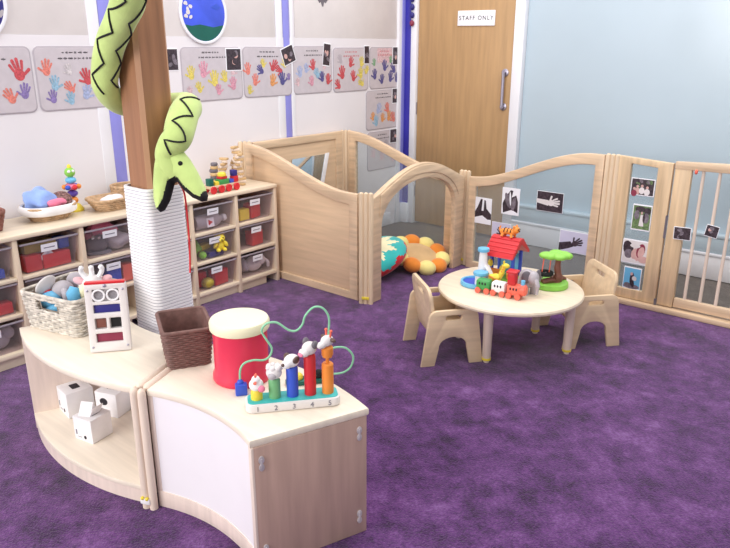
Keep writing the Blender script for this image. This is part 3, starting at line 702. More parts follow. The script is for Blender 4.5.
for z, dw, mi in zl:
    w_ = .162+.010*(1-z/ztop)+dw
    ring = [bb.verts.new((cxp+x, cyp+y, z)) for x, y in rrect(w_, w_, .03, n=6)]
    if prev:
        for i in range(len(ring)):
            fa = bb.faces.new((prev[i], prev[(i+1) % len(ring)], ring[(i+1) % len(ring)], ring[i])); fa.material_index = 1 if mi and pm_ else 0
    prev = ring; pm_ = mi
inner = [bb.verts.new((cxp+x, cyp+y, ztop)) for x, y in rrect(.144, .144, .026, n=6)]
for i in range(len(inner)): bb.faces.new((prev[i], prev[(i+1) % len(inner)], inner[(i+1) % len(inner)], inner[i]))
q.bm.normal_update()
tag(q.build('corrugated_card_wrap', ['paper', 'paperline'], None, 30), 'white corrugated card wrapped round the lower part of the wooden pole', 'card wrap')
sn = thing('plush_snake', 'pale green plush snake with black zigzags coiled round the wooden pole', 'soft toy', (0, 0, 0))
path = [(-1.88, 1.25, 1.68, .052), (-1.94, 1.255, 1.57, .052), (-1.99, 1.265, 1.49, .052), (-2.06, 1.275, 1.435, .048), (-2.14, 1.282, 1.37, .047), (-2.195, 1.287, 1.295, .046), (-2.235, 1.302, 1.225, .043), (-2.268, 1.37, 1.17, .042),
        (-2.25, 1.48, 1.15, .048), (-2.18, 1.522, 1.15, .050), (-2.09, 1.522, 1.155, .050), (-2.035, 1.468, 1.14, .051), (-2.005, 1.428, 1.105, .052), (-1.985, 1.396, 1.068, .049), (-1.995, 1.375, 1.045, .044), (-2.01, 1.362, 1.01, .036), (-2.0, 1.365, .97, .036), (-1.992, 1.375, .945, .036)]
cp = catmull(path, 7)
q = MB(); FR = q.tube([p[:3] for p in cp], [p[3] for p in cp], 0, 20, ret=True); q.build('body', 'snake', sn, 60)
CAM = Vector((0, 0, 1.36))
def zig(i0, i1, off, amp, step=5):
    pts = []; k = 0; idx = list(range(i0, i1, step))
    for a, i in enumerate(idx):
        P, n_, b_, r_ = FR[i]; d_ = (CAM-P); ph = math.atan2(d_.dot(b_), d_.dot(n_))+R(off)+R(amp)*(1 if a % 2 else -1)
        pts.append((i, ph))
    out = []
    for (i, a), (j, c) in zip(pts, pts[1:]):
        for k in range(6):
            t = k/6; f = i+(j-i)*t; i_ = int(f); u = f-i_; A, B = FR[i_], FR[min(i_+1, len(FR)-1)]
            P = A[0].lerp(B[0], u); n_ = A[1].lerp(B[1], u).normalized(); b_ = A[2].lerp(B[2], u).normalized(); r_ = A[3]+(B[3]-A[3])*u
            dl = (c-a+PI) % (2*PI)-PI; ph = a+dl*t
            out.append(P+(n_*math.cos(ph)+b_*math.sin(ph))*(r_+.001))
    return out
q = MB(); q.tube(zig(2, 46, 32, 24, 5), .0035, 0, 6); q.build('zigzag_stripe', 'black', sn, 60)
q = MB(); q.tube(zig(2, 46, -48, 20, 5), .0035, 0, 6); q.build('zigzag_stripe', 'black', sn, 60)
q = MB(); q.tube(zig(72, 104, 0, 34, 5), .0035, 0, 6); q.build('zigzag_stripe', 'black', sn, 60)
# head: puffed wedge with an open, black lined mouth
def inside(p, poly):
    c = False; n = len(poly)
    for i in range(n):
        (x0, y0), (x1, y1) = poly[i], poly[(i+1) % n]
        if (y0 > p[1]) != (y1 > p[1]) and p[0] < (x1-x0)*(p[1]-y0)/(y1-y0)+x0: c = not c
    return c
def segd(p, a, c):
    ax, ay = c[0]-a[0], c[1]-a[1]; L2 = ax*ax+ay*ay; t = max(0, min(1, ((p[0]-a[0])*ax+(p[1]-a[1])*ay)/L2)) if L2 else 0
    return math.hypot(p[0]-a[0]-ax*t, p[1]-a[1]-ay*t)
def puff(poly, dark, t, dm, mtx, name, mats, parent, wd):
    mb = MB(); b = mb.bm
    f = b.faces.new([b.verts.new((x, y, 0)) for x, y in poly])
    bmesh.ops.triangulate(b, faces=[f]); 
    for _ in range(4): bmesh.ops.subdivide_edges(b, edges=[e for e in b.edges if e.calc_length() > .006], cuts=1, use_grid_fill=True); bmesh.ops.triangulate(b, faces=b.faces[:])
    bd = [(poly[i], poly[(i+1) % len(poly)]) for i in range(len(poly))]
    for fc_ in b.faces:
        c = fc_.calc_center_median(); fc_.material_index = 1 if min(segd(c, p, q_) for p, q_ in zip(dark, dark[1:])) < wd else 0
    bv = {v for e in b.edges if e.is_boundary for v in e.verts}
    d2 = {v: min(segd(v.co, p, q_) for p, q_ in bd) for v in b.verts}
    ret = bmesh.ops.duplicate(b, geom=b.faces[:]); 
    for v in list(b.verts):
        d_ = min(min(segd(v.co, p, q_) for p, q_ in bd), dm)/dm; h = t*math.sqrt(max(0, 1-(1-d_)**2)); v.co.z = h
    dupv = [g for g in ret['geom'] if isinstance(g, bmesh.types.BMVert)]
    for v in dupv: v.co.z = -v.co.z
    bmesh.ops.remove_doubles(b, verts=b.verts[:], dist=.0004)
    bmesh.ops.recalc_face_normals(b, faces=b.faces[:]); bmesh.ops.transform(b, matrix=mtx, verts=b.verts[:])
    return mb.build(name, mats, parent, 70)
HP = [(-24, 62), (-37, 48), (-43, 20), (-46, -10), (-46, -40), (-42, -60), (-34, -68), (-26, -64), (-15, -45), (-10, -28), (-5, -12), (0, -10), (10, -24), (28, -40), (46, -48), (56, -46), (58, -36), (52, -18), (40, 8), (26, 32), (10, 52), (-8, 64)]
K_ = .00178
hp = [(x*K_, y*K_) for x, y in HP]; hd = hp[6:17]
xr, yu = Vector((.768, .640, 0)), Vector((-.13, .15, .98)); yu = (yu-xr*yu.dot(xr)).normalized()
HM = Matrix((xr, yu, xr.cross(yu))).transposed().to_4x4(); HM.translation = (-1.985, 1.383, .938)
puff(hp, hd, .040, .034, HM, 'head', ['snake', 'black'], sn, .0175)
MB().ball(HM @ Vector((12*K_, 24*K_, .036)), .0085).build('eye', 'black', sn)
MB().tube(catmull([(-1.99, 1.385, .925), (-1.985, 1.405, .88), (-1.985, 1.41, .80), (-1.985, 1.41, .70), (-1.985, 1.405, .62), (-1.983, 1.40, .59)], 5), .0035, 0, 6).build('tongue', 'red', sn)

# ------------------------------------------------------------------ low curved shelf units in front
def sector(c, r0, r1, a0, a1, z0, z1, bev=0, n=28):
    p = [(c[0]+r1*math.cos(R(a0+(a1-a0)*i/n)), c[1]+r1*math.sin(R(a0+(a1-a0)*i/n))) for i in range(n+1)]
    p += [(c[0]+r0*math.cos(R(a1-(a1-a0)*i/n)), c[1]+r0*math.sin(R(a1-(a1-a0)*i/n))) for i in range(n+1)]
    return MB().prism(p, z0, z1, 0, None, bev)
def radial(c, a, r0, r1, z0, z1, th, bev=.003):
    m = MB(); rm = (r0+r1)/2
    return m.box((c[0]+rm*math.cos(R(a)), c[1]+rm*math.sin(R(a)), (z0+z1)/2), (r1-r0, th, z1-z0), 0, bev, (0, 0, R(a)))
C1, C2 = (-2.054, 1.838), (-1.42, .42)
u1 = thing('curved_shelf', 'low open birch shelf with a rounded front, holding white boxes', 'shelf', (0, 0, 0))
sector(C1, .597, .947, -112.0, -67.5, .384, .406, .004).build('top', 'pale', u1)
sector(C1, .60, .945, -112.3, -67.7, .048, .064, .002).build('bottom_board', 'pale', u1)
sector(C1, .925, .942, -112, -68, 0, .05).build('plinth', 'palevert', u1)
sector(C1, .60, .611, -112, -68, .05, .386).build('back_panel', 'white', u1)
radial(C1, -111.9, .60, .945, 0, .385, .018).build('end_panel', 'palevert', u1); radial(C1, -68.1, .60, .945, 0, .385, .018).build('end_panel', 'palevert', u1)
u2 = thing('curved_cabinet', 'low birch cabinet with a hollow white front and a bare end panel', 'cabinet', (0, 0, 0))
sector(C2, .606, .955, 69.2, 112.3, .384, .407, .005).build('top', 'pale', u2)
sector(C2, .612, .624, 69.8, 112, .055, .385).build('curved_front', 'white', u2)
sector(C2, .609, .628, 69.8, 112, 0, .056, .002).build('plinth', 'palevert', u2)
sector(C2, .936, .948, 69.5, 112, 0, .385).build('back_panel', 'palevert', u2)
radial(C2, 111.8, .61, .948, 0, .385, .018).build('end_panel', 'palevert', u2)
ep = radial(C2, 69.9, .612, .95, 0, .385, .020).build('end_panel', 'endpanel', u2); tag(ep, 'bare brown wood end panel')
ed = MB(); ed.add(radial(C2, 69.9, .607, .615, 0, .385, .0215, .002).bm); ed.build('edge_strip', 'palevert', u2)
for r_, z in ((.634, .335), (.925, .335), (.634, .06), (.925, .06)):
    q = MB(); a = R(69.9); o_ = (C2[0]+r_*math.cos(a)+.0105*math.sin(a), C2[1]+r_*math.sin(a)-.0105*math.cos(a), z)
    mx = frame(o_, (math.cos(a), math.sin(a), 0), (0, 0, 1))
    q.plate([ell(0, .010, .008, .012, 14)], .005, .001, 0, mx); q.plate([ell(0, -.012, .0075, .011, 14)], .005, .001, 0, mx)
    q.plate([rrect(.006, .03, .002, 0, 0, 2)], .008, .001, 0, mx)
    tag(q.build('bracket', 'bracket', u2), 'small metal joining bracket')
jc = thing('joining_post', 'pale round edged joining piece between the two low curved units', 'connector', (-1.668, .962, 0))
dr = Vector((-.383, .924, 0)); sd = Vector((.924, .383, 0))
for s_ in (-.0125, .0125):
    q = MB(); q.lathe([(0, 0), (.0128, 0), (.0128, .392), (.011, .404), (.006, .411), (0, .412)], sd*s_+Vector((0, 0, 0)), 0, 16); q.build('upright_rod', 'rod', jc, 60)
    e0, e1 = sd*s_+dr*.03+Vector((0, 0, .401)), sd*s_+dr*.325+Vector((0, 0, .401))
    q = MB(); q.tube([e0-dr*.012, e0-dr*.008, e0, e1, e1+dr*.008, e1+dr*.012], [.004, .010, .0128, .0128, .010, .004], 0, 16); q.build('top_rod', 'rod', jc, 60)
    q = MB(); q.lathe([(0, 0), (.0128, 0), (.0128, .392), (.011, .404), (.006, .411), (0, .412)], sd*s_+dr*.352, 0, 16); q.build('upright_rod', 'rod', jc, 60)
q = MB(); q.box((0, 0, 0), (.034, .012, .02), 0, .003, (0, 0, R(22))); q.build('clip', 'white_', jc, loc=(-.002, -.013, .03))
q = MB(); q.ball((-.008, -.02, .041), .006); q.ball((.007, -.014, .041), .006); q.build('clip_cap', 'yellow', jc)

# white boxes on the lower board
def holed_box(loc, rz, s, label, kind):
    t = thing('white_box', label, 'box', loc, rz, 'white cardboard boxes on the low curved shelf')
    MB().box((0, 0, s/2), (s, s, s), 0, .002).build('body', 'white_', t)
    f1 = frame((0, -s/2, 0), (1, 0, 0), (0, 0, 1))
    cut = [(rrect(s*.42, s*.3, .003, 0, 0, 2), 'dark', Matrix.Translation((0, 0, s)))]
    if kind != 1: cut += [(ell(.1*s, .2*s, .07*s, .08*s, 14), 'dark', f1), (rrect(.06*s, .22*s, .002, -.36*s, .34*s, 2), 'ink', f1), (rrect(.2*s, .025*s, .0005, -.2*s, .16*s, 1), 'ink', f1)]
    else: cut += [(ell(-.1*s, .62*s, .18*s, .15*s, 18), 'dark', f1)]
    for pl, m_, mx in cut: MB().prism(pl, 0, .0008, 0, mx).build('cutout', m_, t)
    if kind == 2:
        MB().box((-s*.1, -s*.15, s+.02), (s*.5, .002, .05), 0, 0, (R(-35), 0, R(20))).build('flap', 'white_', t); MB().box((s*.3, -s*.0, s+.018), (.002, s*.5, .045), 0, 0, (0, R(30), 0)).build('flap', 'white_', t)
    return t
holed_box((-2.300, 1.075, .0645), R(-8), .098, 'white box with a square hole on top, at the rounded end of the low shelf', 0)
holed_box((-2.185, 1.165, .0645), R(20), .095, 'white box with a round hole, behind the open front box', 1)
holed_box((-2.085, 1.02, .0645), R(12), .088, 'white box with open flaps nearest the front of the low shelf', 2)

# ------------------------------------------------------------------ things on the low units
pb = thing('pattern_board', 'white wooden board with round mesh windows and coloured tiles, red top edge', 'toy', (-1.977, 1.066, .4065), R(52), None)
pb.rotation_euler = (R(-6), 0, R(52))
w_, h_ = .128, .228
fr_ = rrect(w_, h_, .006, 0, h_/2); holes = [rrect(.082, .040, .003, 0, .190, 2), rrect(.082, .028, .002, 0, .145, 2), rrect(.036, .036, .002, -.023, .096, 2), rrect(.036, .036, .002, .023, .096, 2), rrect(.082, .03, .002, 0, .048, 2)]
MB().plate([fr_]+holes, .03, .003, 0, XZ).build('frame', 'traygrey', pb)
MB().box((0, .002, h_/2), (w_-.012, .006, h_-.02)).build('back_board', 'offw', pb)
for x in (-.022, .022):
    q = MB(); q.plate([ell(x, .19, .021, .021, 24), ell(x, .19, .015, .015, 24)], .012, .002, 0, Matrix.Translation((0, -.009, 0)) @ XZ); q.build('round_window_rim', 'white_', pb)
    q = MB(); q.plate([ell(x, .19, .0155, .0155, 24)], .004, .001, 0, Matrix.Translation((0, -.005, 0)) @ XZ); q.build('round_window', 'mesh', pb)
for x, z, a, c, m in ((0, .145, .08, .027, 'navy'), (-.023, .096, .03, .03, 'brown'), (.023, .096, .03, .03, 'black'), (0, .048, .08, .029, 'maroon')):
    MB().box((x, -.004, z), (a, .006, c), 0, .001).build('tile', m, pb)
MB().box((0, 0, h_+.003), (w_-.004, .03, .008), 0, .002).build('top_strip', 'f_red', pb)
q = MB()
for x in (-.054, .054):
    for z in (.018, .208): q.ball((x, -.0155, z), (.004, .002, .004))
q.ball((0, -.0155, .222), (.006, .002, .006)); q.build('screw', 'steel', pb)
# soft toys in the white basket
def soft(name, loc, rz, parts, label, rot=None):
    t = thing(name, label, 'soft toy', loc, rz, None, rot)
    for nm, m, fn in parts:
        q = MB(); fn(q); q.build(nm, m, t, 60)
    return t
ZB = .4065
soft('soft_elephant', (-2.33, 1.10, ZB+.10), R(-20), [('head', 'f_grey', lambda q: q.ball((0, 0, .022), (.036, .038, .034)).tube(catmull([(.035, 0, .03), (.06, 0, .02), (.065, 0, -.01)], 4), .012)),
     ('ear', 'f_offw', lambda q: q.ball((.0, -.055, .05), (.008, .042, .030), 0, (.7, .3, .4))), ('ear', 'f_grey', lambda q: q.ball((-.01, .05, .045), (.012, .035, .032), 0, (-.4, 0, -.3)))], 'grey plush elephant with big pale ears in the white basket')
soft('soft_toy', (-2.335, 1.055, ZB+.085), 0, [('body', 'skyblue', lambda q: q.ball((0, 0, .01), (.036, .04, .032)).ball((.02, .0, -.02), (.03, .035, .025))), ('spot', 'red', lambda q: q.ball((-.02, .0, .034), (.02, .016, .01)))], 'bright blue rattle ball with a red spot at the handle hole')
soft('soft_toy', (-2.255, 1.10, ZB+.105), R(10), [('body', 'f_skyblue', lambda q: q.tube([(0, 0, -.02), (0, 0, .02), (0, .01, .04)], [.022, .026, .018], 0, 14)), ('collar', 'cream', lambda q: q.ball((.02, .025, .02), (.02, .018, .03)))], 'pale blue and yellow soft rattle in the white basket')
soft('soft_cow', (-2.235, 1.165, ZB+.12), R(-35), [('head', 'f_offw', lambda q: q.ball((0, 0, .02), (.042, .038, .042)).ball((.03, 0, .0), (.025, .03, .022))), ('horn', 'f_white_', lambda q: [q.tube(catmull([(-.0, s*.02, .05), (-.005, s*.035, .075), (.0, s*.03, .095)], 4), [.009]*8+[.005], 0, 8) for s in (-1, 0, 1)]),
     ('arm', 'f_pink', lambda q: q.ball((.02, -.055, .0), (.014, .03, .014))), ('arm', 'f_pink', lambda q: q.ball((.02, .055, .0), (.014, .03, .014))), ('ear', 'f_lightpink', lambda q: q.ball((-.01, -.045, .04), (.01, .022, .014), 0, (-.4, 0, 0))), ('ear', 'f_lightpink', lambda q: q.ball((-.01, .045, .04), (.01, .022, .014), 0, (.4, 0, 0)))], 'white plush cow with horns and pink arms in the white basket')
soft('soft_toy', (-2.30, 1.185, ZB+.105), 0, [('body', 'f_pink', lambda q: q.ball((0, 0, .0), (.045, .04, .035))), ('patch', 'f_white_', lambda q: q.ball((-.02, -.01, .018), (.034, .03, .026)))], 'pink and white plush at the back of the white basket')
# drum
dm = thing('toy_drum', 'red drum with a cream lid on the low cabinet', 'drum', (-1.498, 1.216, .4075), 0)
MB().lathe([(0, 0), (.085, 0), (.088, .006), (.087, .020), (.081, .030), (.080, .165), (0, .165)], (0, 0, 0), 0, 48).build('body', 'drum', dm)
MB().lathe([(0, .160), (.086, .160), (.0885, .164), (.089, .182), (.085, .190), (.07, .1925), (0, .194)], (0, 0, 0), 0, 48).build('lid', 'drumlid', dm)
# peg tray with animals
TA = R(51); tdir = Vector((math.cos(TA), math.sin(TA), 0)); tn = Vector((-math.sin(TA), math.cos(TA), 0)); TC = Vector((-1.257, 1.193, .4075))
pt = thing('number_tray', 'white rounded tray with a teal top numbered 1 to 5', 'toy', TC, TA)
MB().plate([rrect(.262, .072, .02)], .026, .005, 0, Matrix.Translation((0, 0, .013))).build('base', 'traygrey', pt)
MB().plate([rrect(.25, .060, .016)], .004, .001, 0, Matrix.Translation((0, 0, .0265))).build('top', 'teal', pt)
for i in range(5):
    q = MB().text(str(i+1), .021, 0, frame(((i-2)*.0495, -.0365, .0125), (1, 0, 0), (0, 0, 1)), .0004); q.build('numeral', 'ink', pt)
def peg(i, m, hb, head, label):
    t = thing('animal_peg', label, 'toy peg', TC+tdir*((i-2)*.0495)+Vector((0, 0, .0285)), R((-50, -62, -88, -92, -95)[i]), 'animal pegs in the number tray')
    if i < 4:
        MB().lathe([(0, 0), (.0165, 0), (.0165, hb-.006), (.013, hb), (0, hb)], (0, 0, 0), 0, 24).build('peg', m, t); z = hb
    else:
        MB().lathe([(0, 0), (.0165, 0), (.0165, .086), (.013, .09), (.005, .09), (.005, .106), (.013, .108), (.0165, .116), (.0165, .136), (.012, .142), (0, .142)], (0, 0, 0), 0, 24).build('peg', m, t); z = .142
    head(t, z); return t
def h_hen(t, z):
    MB().ball((0, 0, z+.014), (.02, .02, .018)).ball((.004, 0, z+.03), (.013, .012, .013)).build('head', 'white_', t); MB().ball((.004, 0, z+.043), (.009, .004, .006)).ball((.02, 0, z+.028), (.008, .005, .004)).build('comb', 'coral', t)
    MB().ball((.014, .016, z+.008), (.008, .01, .01)).build('flower', 'pink', t)
def h_sheep(t, z):
    q = MB(); q.ball((0, 0, z+.016), (.02, .022, .019))
    for a in range(7): q.ball((-.004+.012*math.cos(a*.9), .016*math.sin(a*.9), z+.03), .009)
    q.build('head', 'offw', t); MB().ball((.017, 0, z+.012), (.01, .012, .01)).build('muzzle', 'grey', t)
def pair(t, name, m, c, r_, rot=None):
    for s_ in (-1, 1): MB().ball((c[0], s_*c[1], c[2]), r_, 0, (s_*rot, 0, 0) if rot else None).build(name, m, t)
def h_dog(t, z):
    MB().ball((0, 0, z+.015), (.024, .02, .018)).ball((.02, 0, z+.011), (.015, .014, .012)).build('head', 'white_', t)
    pair(t, 'ear', 'dbrown', (0, .016, z+.02), (.012, .007, .014), -.4); MB().ball((.034, 0, z+.014), .005).build('nose', 'dbrown', t)
def h_cow(t, z):
    MB().ball((0, 0, z+.016), (.022, .02, .019)).ball((.02, 0, z+.009), (.014, .016, .012)).build('head', 'offw', t)
    pair(t, 'ear', 'darkgrey', (-.004, .018, z+.03), (.010, .008, .012)); MB().ball((.034, 0, z+.007), (.003, .009, .006)).build('nose', 'pink', t)
def h_gir(t, z):
    MB().ball((0, 0, z+.014), (.02, .016, .016)).ball((.02, 0, z+.007), (.016, .012, .010)).build('head', 'offw', t)
    for s_ in (-1, 1): MB().cyl((-.004, s_*.008, z+.024), (-.006, s_*.01, z+.042), .003).ball((-.006, s_*.01, z+.043), .0045).build('horn', 'coral', t)
    pair(t, 'ear', 'dbrown', (-.004, .019, z+.02), (.006, .01, .006))
peg(0, 'yellow', .028, h_hen, 'short yellow peg with a white hen head'); peg(1, 'sheep', .058, h_sheep, 'green peg with a grey sheep head'); peg(2, 'blue', .09, h_dog, 'blue peg with a white dog head')
peg(3, 'red', .122, h_cow, 'tall red peg with a cow head'); peg(4, 'orange', .142, h_gir, 'tallest orange peg with a giraffe head')
# bead wire toy behind the pegs
bw = thing('wire_bead_toy', 'wavy pale green wire toy with a blue end block behind the peg tray', 'toy', (0, 0, 0))
wpts = [(-1.446, 1.159, .420), (-1.445, 1.16, .459), (-1.438, 1.171, .48), (-1.422, 1.192, .487), (-1.405, 1.215, .484), (-1.394, 1.229, .495), (-1.39, 1.235, .519), (-1.399, 1.222, .55), (-1.406, 1.214, .576), (-1.396, 1.226, .596),
        (-1.379, 1.249, .596), (-1.361, 1.274, .571), (-1.347, 1.292, .566), (-1.336, 1.307, .583), (-1.33, 1.314, .61), (-1.316, 1.334, .633), (-1.3, 1.355, .628), (-1.29, 1.369, .598), (-1.291, 1.368, .55), (-1.291, 1.367, .502), (-1.277, 1.387, .502), (-1.26, 1.409, .496), (-1.248, 1.426, .468), (-1.252, 1.421, .435), (-1.266, 1.401, .418), (-1.29, 1.372, .416)]
PU = Vector((.027, -.017, .020))
wpts = [tuple(Vector(w)+PU) for w in wpts]
MB().tube(catmull(wpts, 4), .0032, 0, 8).build('wire', 'wire', bw, 60)
MB().box((-1.413, 1.139, .424), (.034, .026, .034), 0, .004, (0, 0, R(53))).ball((-1.418, 1.141, .442), .010).build('end_block', 'blue', bw)
MB().plate([rrect(.14, .04, .018)], .014, .003, 0, Matrix.Translation((-1.317, 1.318, .4145)) @ Matrix.Rotation(R(53), 4, 'Z')).build('foot_board', 'darkgreen', bw)
for d_, z, r_, m in ((-.03, .428, .013, 'yellow'), (.0, .428, .013, 'red'), (.03, .43, .015, 'black')): MB().ball((-1.317+d_*math.cos(R(53)), 1.318+d_*math.sin(R(53)), z), r_).build('bead', m, bw)

# ------------------------------------------------------------------ fence of play panels
def wave_top(L_, hl, hr, n=28, flat=0.0):
    return [(L_*i/n, hl+(hr-hl)*smooth((i/n-flat)/(.92-flat))) for i in range(n+1)]
def wave_panel(name, label, p0, p1, hl, hr, fill, fillname, rail=.062, stile=.06, bottom=.045, z0=.0, flat=0):
    L_ = math.dist(p0, p1); t = thing(name, label, 'fence panel', (p0[0], p0[1], z0), math.atan2(p1[1]-p0[1], p1[0]-p0[0]))
    top = wave_top(L_, hl, hr, 28, flat)
    outer = [(0, 0), (L_, 0)]+list(reversed(top))
    it = [(stile+(L_-2*stile)*i/28, 0) for i in range(29)]
    inn = []
    for x, _ in it:
        f = x/L_; inn.append((x, hl+(hr-hl)*smooth((f-flat)/(.92-flat))-rail))
    inner = [(stile, bottom), (L_-stile, bottom)]+list(reversed(inn))
    MB().plate([outer, inner], .034, .006, 0, XZ).build('frame', 'beechx', t)
    MB().plate([[(stile-.006, bottom-.006), (L_-stile+.006, bottom-.006)]+[(x, z+.006) for x, z in reversed(inn)]], .012 if fill != 'acryl' else .005, .001, 0, XZ).build(fillname, fill, t)
    return t
wave_panel('play_fence', 'solid wooden play panel with a wavy top, sloping down from the shelf end', (-3.255, 2.78), (-2.36, 2.78), .80, .606, 'fencez', 'solid_board')
pm = wave_panel('play_fence', 'wooden wall side panel with a tilted mirror at the back of the nook', (-3.278, 2.84), (-3.278, 3.66), .797, .795, 'fencez', 'solid_board', .05)
q = MB(); q.plate([[(.28, .36), (.58, .36), (.66, .655), (.33, .655)]], .006, .001, 0, Matrix.Translation((0, -.012, 0)) @ XZ); q.build('mirror', 'mirror', pm)
q = MB(); q.plate([[(.57, .36), (.60, .36), (.685, .66), (.65, .66)]], .010, .002, 0, Matrix.Translation((0, -.014, 0)) @ XZ); q.build('mirror_edge', 'white_', pm)
wave_panel('play_fence', 'clear panel with a falling curved rail between the wall and the arch', (-3.23, 3.71), (-2.35, 3.71), .795, .60, 'acryl', 'clear_sheet')
wave_panel('play_fence', 'clear panel with a rising curved rail and black and white hand photos', (-2.235, 3.71), (-1.395, 3.71), .588, .802, 'acryl', 'clear_sheet', .06, .05)
# arch
ar = thing('fence_arch', 'wooden crawl through arch beside the cushions', 'fence arch', (-2.29, 2.785, 0), R(90))
LA = .92
def arch_out(n=40): return [(LA*i/n, .585+.14*math.sin(PI*i/n)**1.15) for i in range(n+1)]
outer = [(0, 0)]+arch_out()+[(LA, 0), (LA-.085, 0)]
inn = []
for i in range(41):
    a = PI*i/40; x = LA/2-.005+.37*math.cos(a); inn.append((x, .41+.225*math.sin(a)**.9 if 0 < i < 40 else .41))
outer = [(0, 0)]+arch_out()+[(LA, 0), (inn[0][0], 0)]+inn+[(inn[-1][0], 0)]
MB().plate([outer], .036, .006, 0, XZ).build('arch_frame', 'beechx', ar)
band = [(x, z-.012) for x, z in arch_out()][2:-2]; band2 = [(LA/2-.005+(.37+.034)*math.cos(PI*i/40), .41+(.225+.030)*max(0, math.sin(PI*i/40))**.9) for i in range(41)]
MB().plate([band2[3:-3]+[(x, z) for x, z in band[1:-1]]], .046, .004, 0, XZ).build('arch_moulding', 'beechx', ar)
def joint(loc, h_, label, rz=0, clip=True):
    t = thing('fence_post', label, 'fence post', (loc[0], loc[1], 0), rz)
    for dx in (-.026, 0, .026):
        MB().lathe([(0, 0), (.0145, 0), (.0145, h_-.016), (.012, h_-.005), (.006, h_), (0, h_+.001)], (dx, 0, 0), 0, 16).build('rod', 'postrod', t)
    if clip:
        MB().box((0, -.0155, .035), (.042, .006, .016), 0, .002).build('clip', 'yellow', t)
    return t
joint((-2.298, 2.765), .625, 'triple rod fence post at the near foot of the arch', R(25))
joint((-2.29, 3.735), .618, 'triple rod fence post at the far foot of the arch', R(0))
joint((-3.262, 3.70), .80, 'triple rod fence post in the corner by the wall', R(45), False)
joint((-3.275, 2.785), .81, 'triple rod fence post at the end of the shelf unit', R(45), False)
joint((-1.352, 3.700), .812, 'triple rod fence post between the hand photos and the narrow photo panel', 0)
# narrow photo panel
pp = thing('play_fence', 'narrow wooden panel with a clear window showing family photos', 'fence panel', (-1.325, 3.71, .03), 0)
MB().plate([[(0, 0), (.287, 0), (.287, .762), (0, .778)], [(.075, .055), (.212, .055), (.212, .732), (.075, .742)]], .034, .005, 0, XZ).build('frame', 'beechz', pp)
MB().box((.1435, 0, .4), (.15, .005, .71)).build('clear_sheet', 'acryl', pp)
# barred gate
gt = thing('safety_gate', 'wooden gate of thin upright bars at the edge of the photo', 'gate', (-1.03, 3.71, .033), 0)
GW = .80
MB().box((.042, 0, .385), (.082, .034, .77), 0, .005).build('stile', 'beechz', gt); MB().box((GW-.04, 0, .385), (.08, .034, .77), 0, .005).build('stile', 'beechz', gt)
q = MB(); q.prism([(0, .735), (.1, .735), (GW, .745), (GW, .805), (.1, .775), (0, .77)], -.02, .02, 0, XZ, .005); q.build('top_rail', 'beechx', gt)
MB().box((GW/2, 0, .03), (GW-.17, .030, .05), 0, .005).build('bottom_rail', 'beechx', gt)
for i in range(8): MB().cyl((.135+i*.076, 0, .05), (.135+i*.076, 0, .742), .0085, None, 0, 12).build('bar', 'rod', gt)
q = MB(); q.ball((.105, -.022, .73), (.008, .008, .012)); q.build('catch', 'coral', gt)
q = MB(); q.cyl((-.006, -.016, .37), (-.006, -.016, .49), .006); q.build('hinge', 'darkgrey', gt)
q = MB(); q.cyl((-.006, -.016, -.003), (-.006, -.016, .03), .007); q.build('hinge', 'darkgrey', gt)
MB().box((-.66, 3.70, .014), (1.38, .075, .028), 0, .006).build('threshold_rail', 'beechx')
tag(bpy.data.objects['threshold_rail'], 'pale wooden floor rail under the gate and the photo panel', 'floor rail')
# photos taped on the panels
def taped(name, x, z, w_, h_, kind, label, seed, t=0, y=3.704, group='photos taped on the clear panels'):
    q = MB(); snapshot(q, w_, h_, kind, seed)
    return tag(q.build(name, SN, mtx=frame((x, y-.0025, z), (1, 0, t), (-t, 0, 1))), label, 'photo', group)
def handphoto(x, z, w_, h_, label, back, fg, shapes, t=0):
    q = MB(); q.plate([rrect(w_, h_, .003, n=2)], .002, .0004, 0); q.poly(rrect(w_*.97, h_*.96, .002, n=2), .0012, back)
    zz = .0014
    for kind, *a in shapes:
        zz += .00015
        if kind == 'e': q.poly(ell(a[0]*w_, a[1]*h_, a[2]*w_, a[3]*h_, 14, R(a[4])), zz, a[5] if len(a) > 5 else fg)
        elif kind == 'h': hand(q, a[0]*w_, a[1]*h_, a[2]*h_, R(a[3]), a[4] if len(a) > 4 else fg, zz, a[5] if len(a) > 5 else 1)
        elif kind == 'p': q.poly([(u*w_, v*h_) for u, v in a[0]], zz, a[1] if len(a) > 1 else fg)
    return tag(q.build('hand_photo', SN, mtx=frame((x, 3.7015, z), (1, 0, t), (-t, 0, 1))), label, 'photo', 'hand photos taped on the clear panel')
handphoto(-2.132, .385, .125, .165, 'photo of dark praying hands on white, taped beside the arch post', 0, 1, [('p', [(-.5, -.15), (-.3, .1), (-.12, .45), (-.02, .44), (-.06, 0), (.06, .0), (.08, .42), (.16, .4), (.22, .1), (.5, -.1), (.5, -.3), (-.5, -.35)]), ('p', [(-.5, -.3), (0, -.18), (.5, -.4), (.5, -.5), (-.5, -.5)], 0)])
handphoto(-1.943, .47, .118, .165, 'photo of two clasped grey hands, taped over the door frame', 0, 2, [('p', [(-.4, -.45), (-.45, -.1), (-.25, .2), (-.02, .42), (.12, .4), (.05, .15), (.3, .25), (.42, 0), (.42, -.4), (.1, -.3)], 1), ('e', -.15, .02, .14, .3, 20, 2), ('e', .18, -.08, .12, .26, -10, 2), ('e', -.02, .1, .05, .26, 5, 0)])
handphoto(-1.692, .502, .165, .118, 'photo of a pale open hand on a black background', 1, 0, [('p', [(-.5, -.1), (-.5, .1), (-.05, .08), (-.05, -.2)], 4), ('h', .05, -.04, .52, -80, 4)])
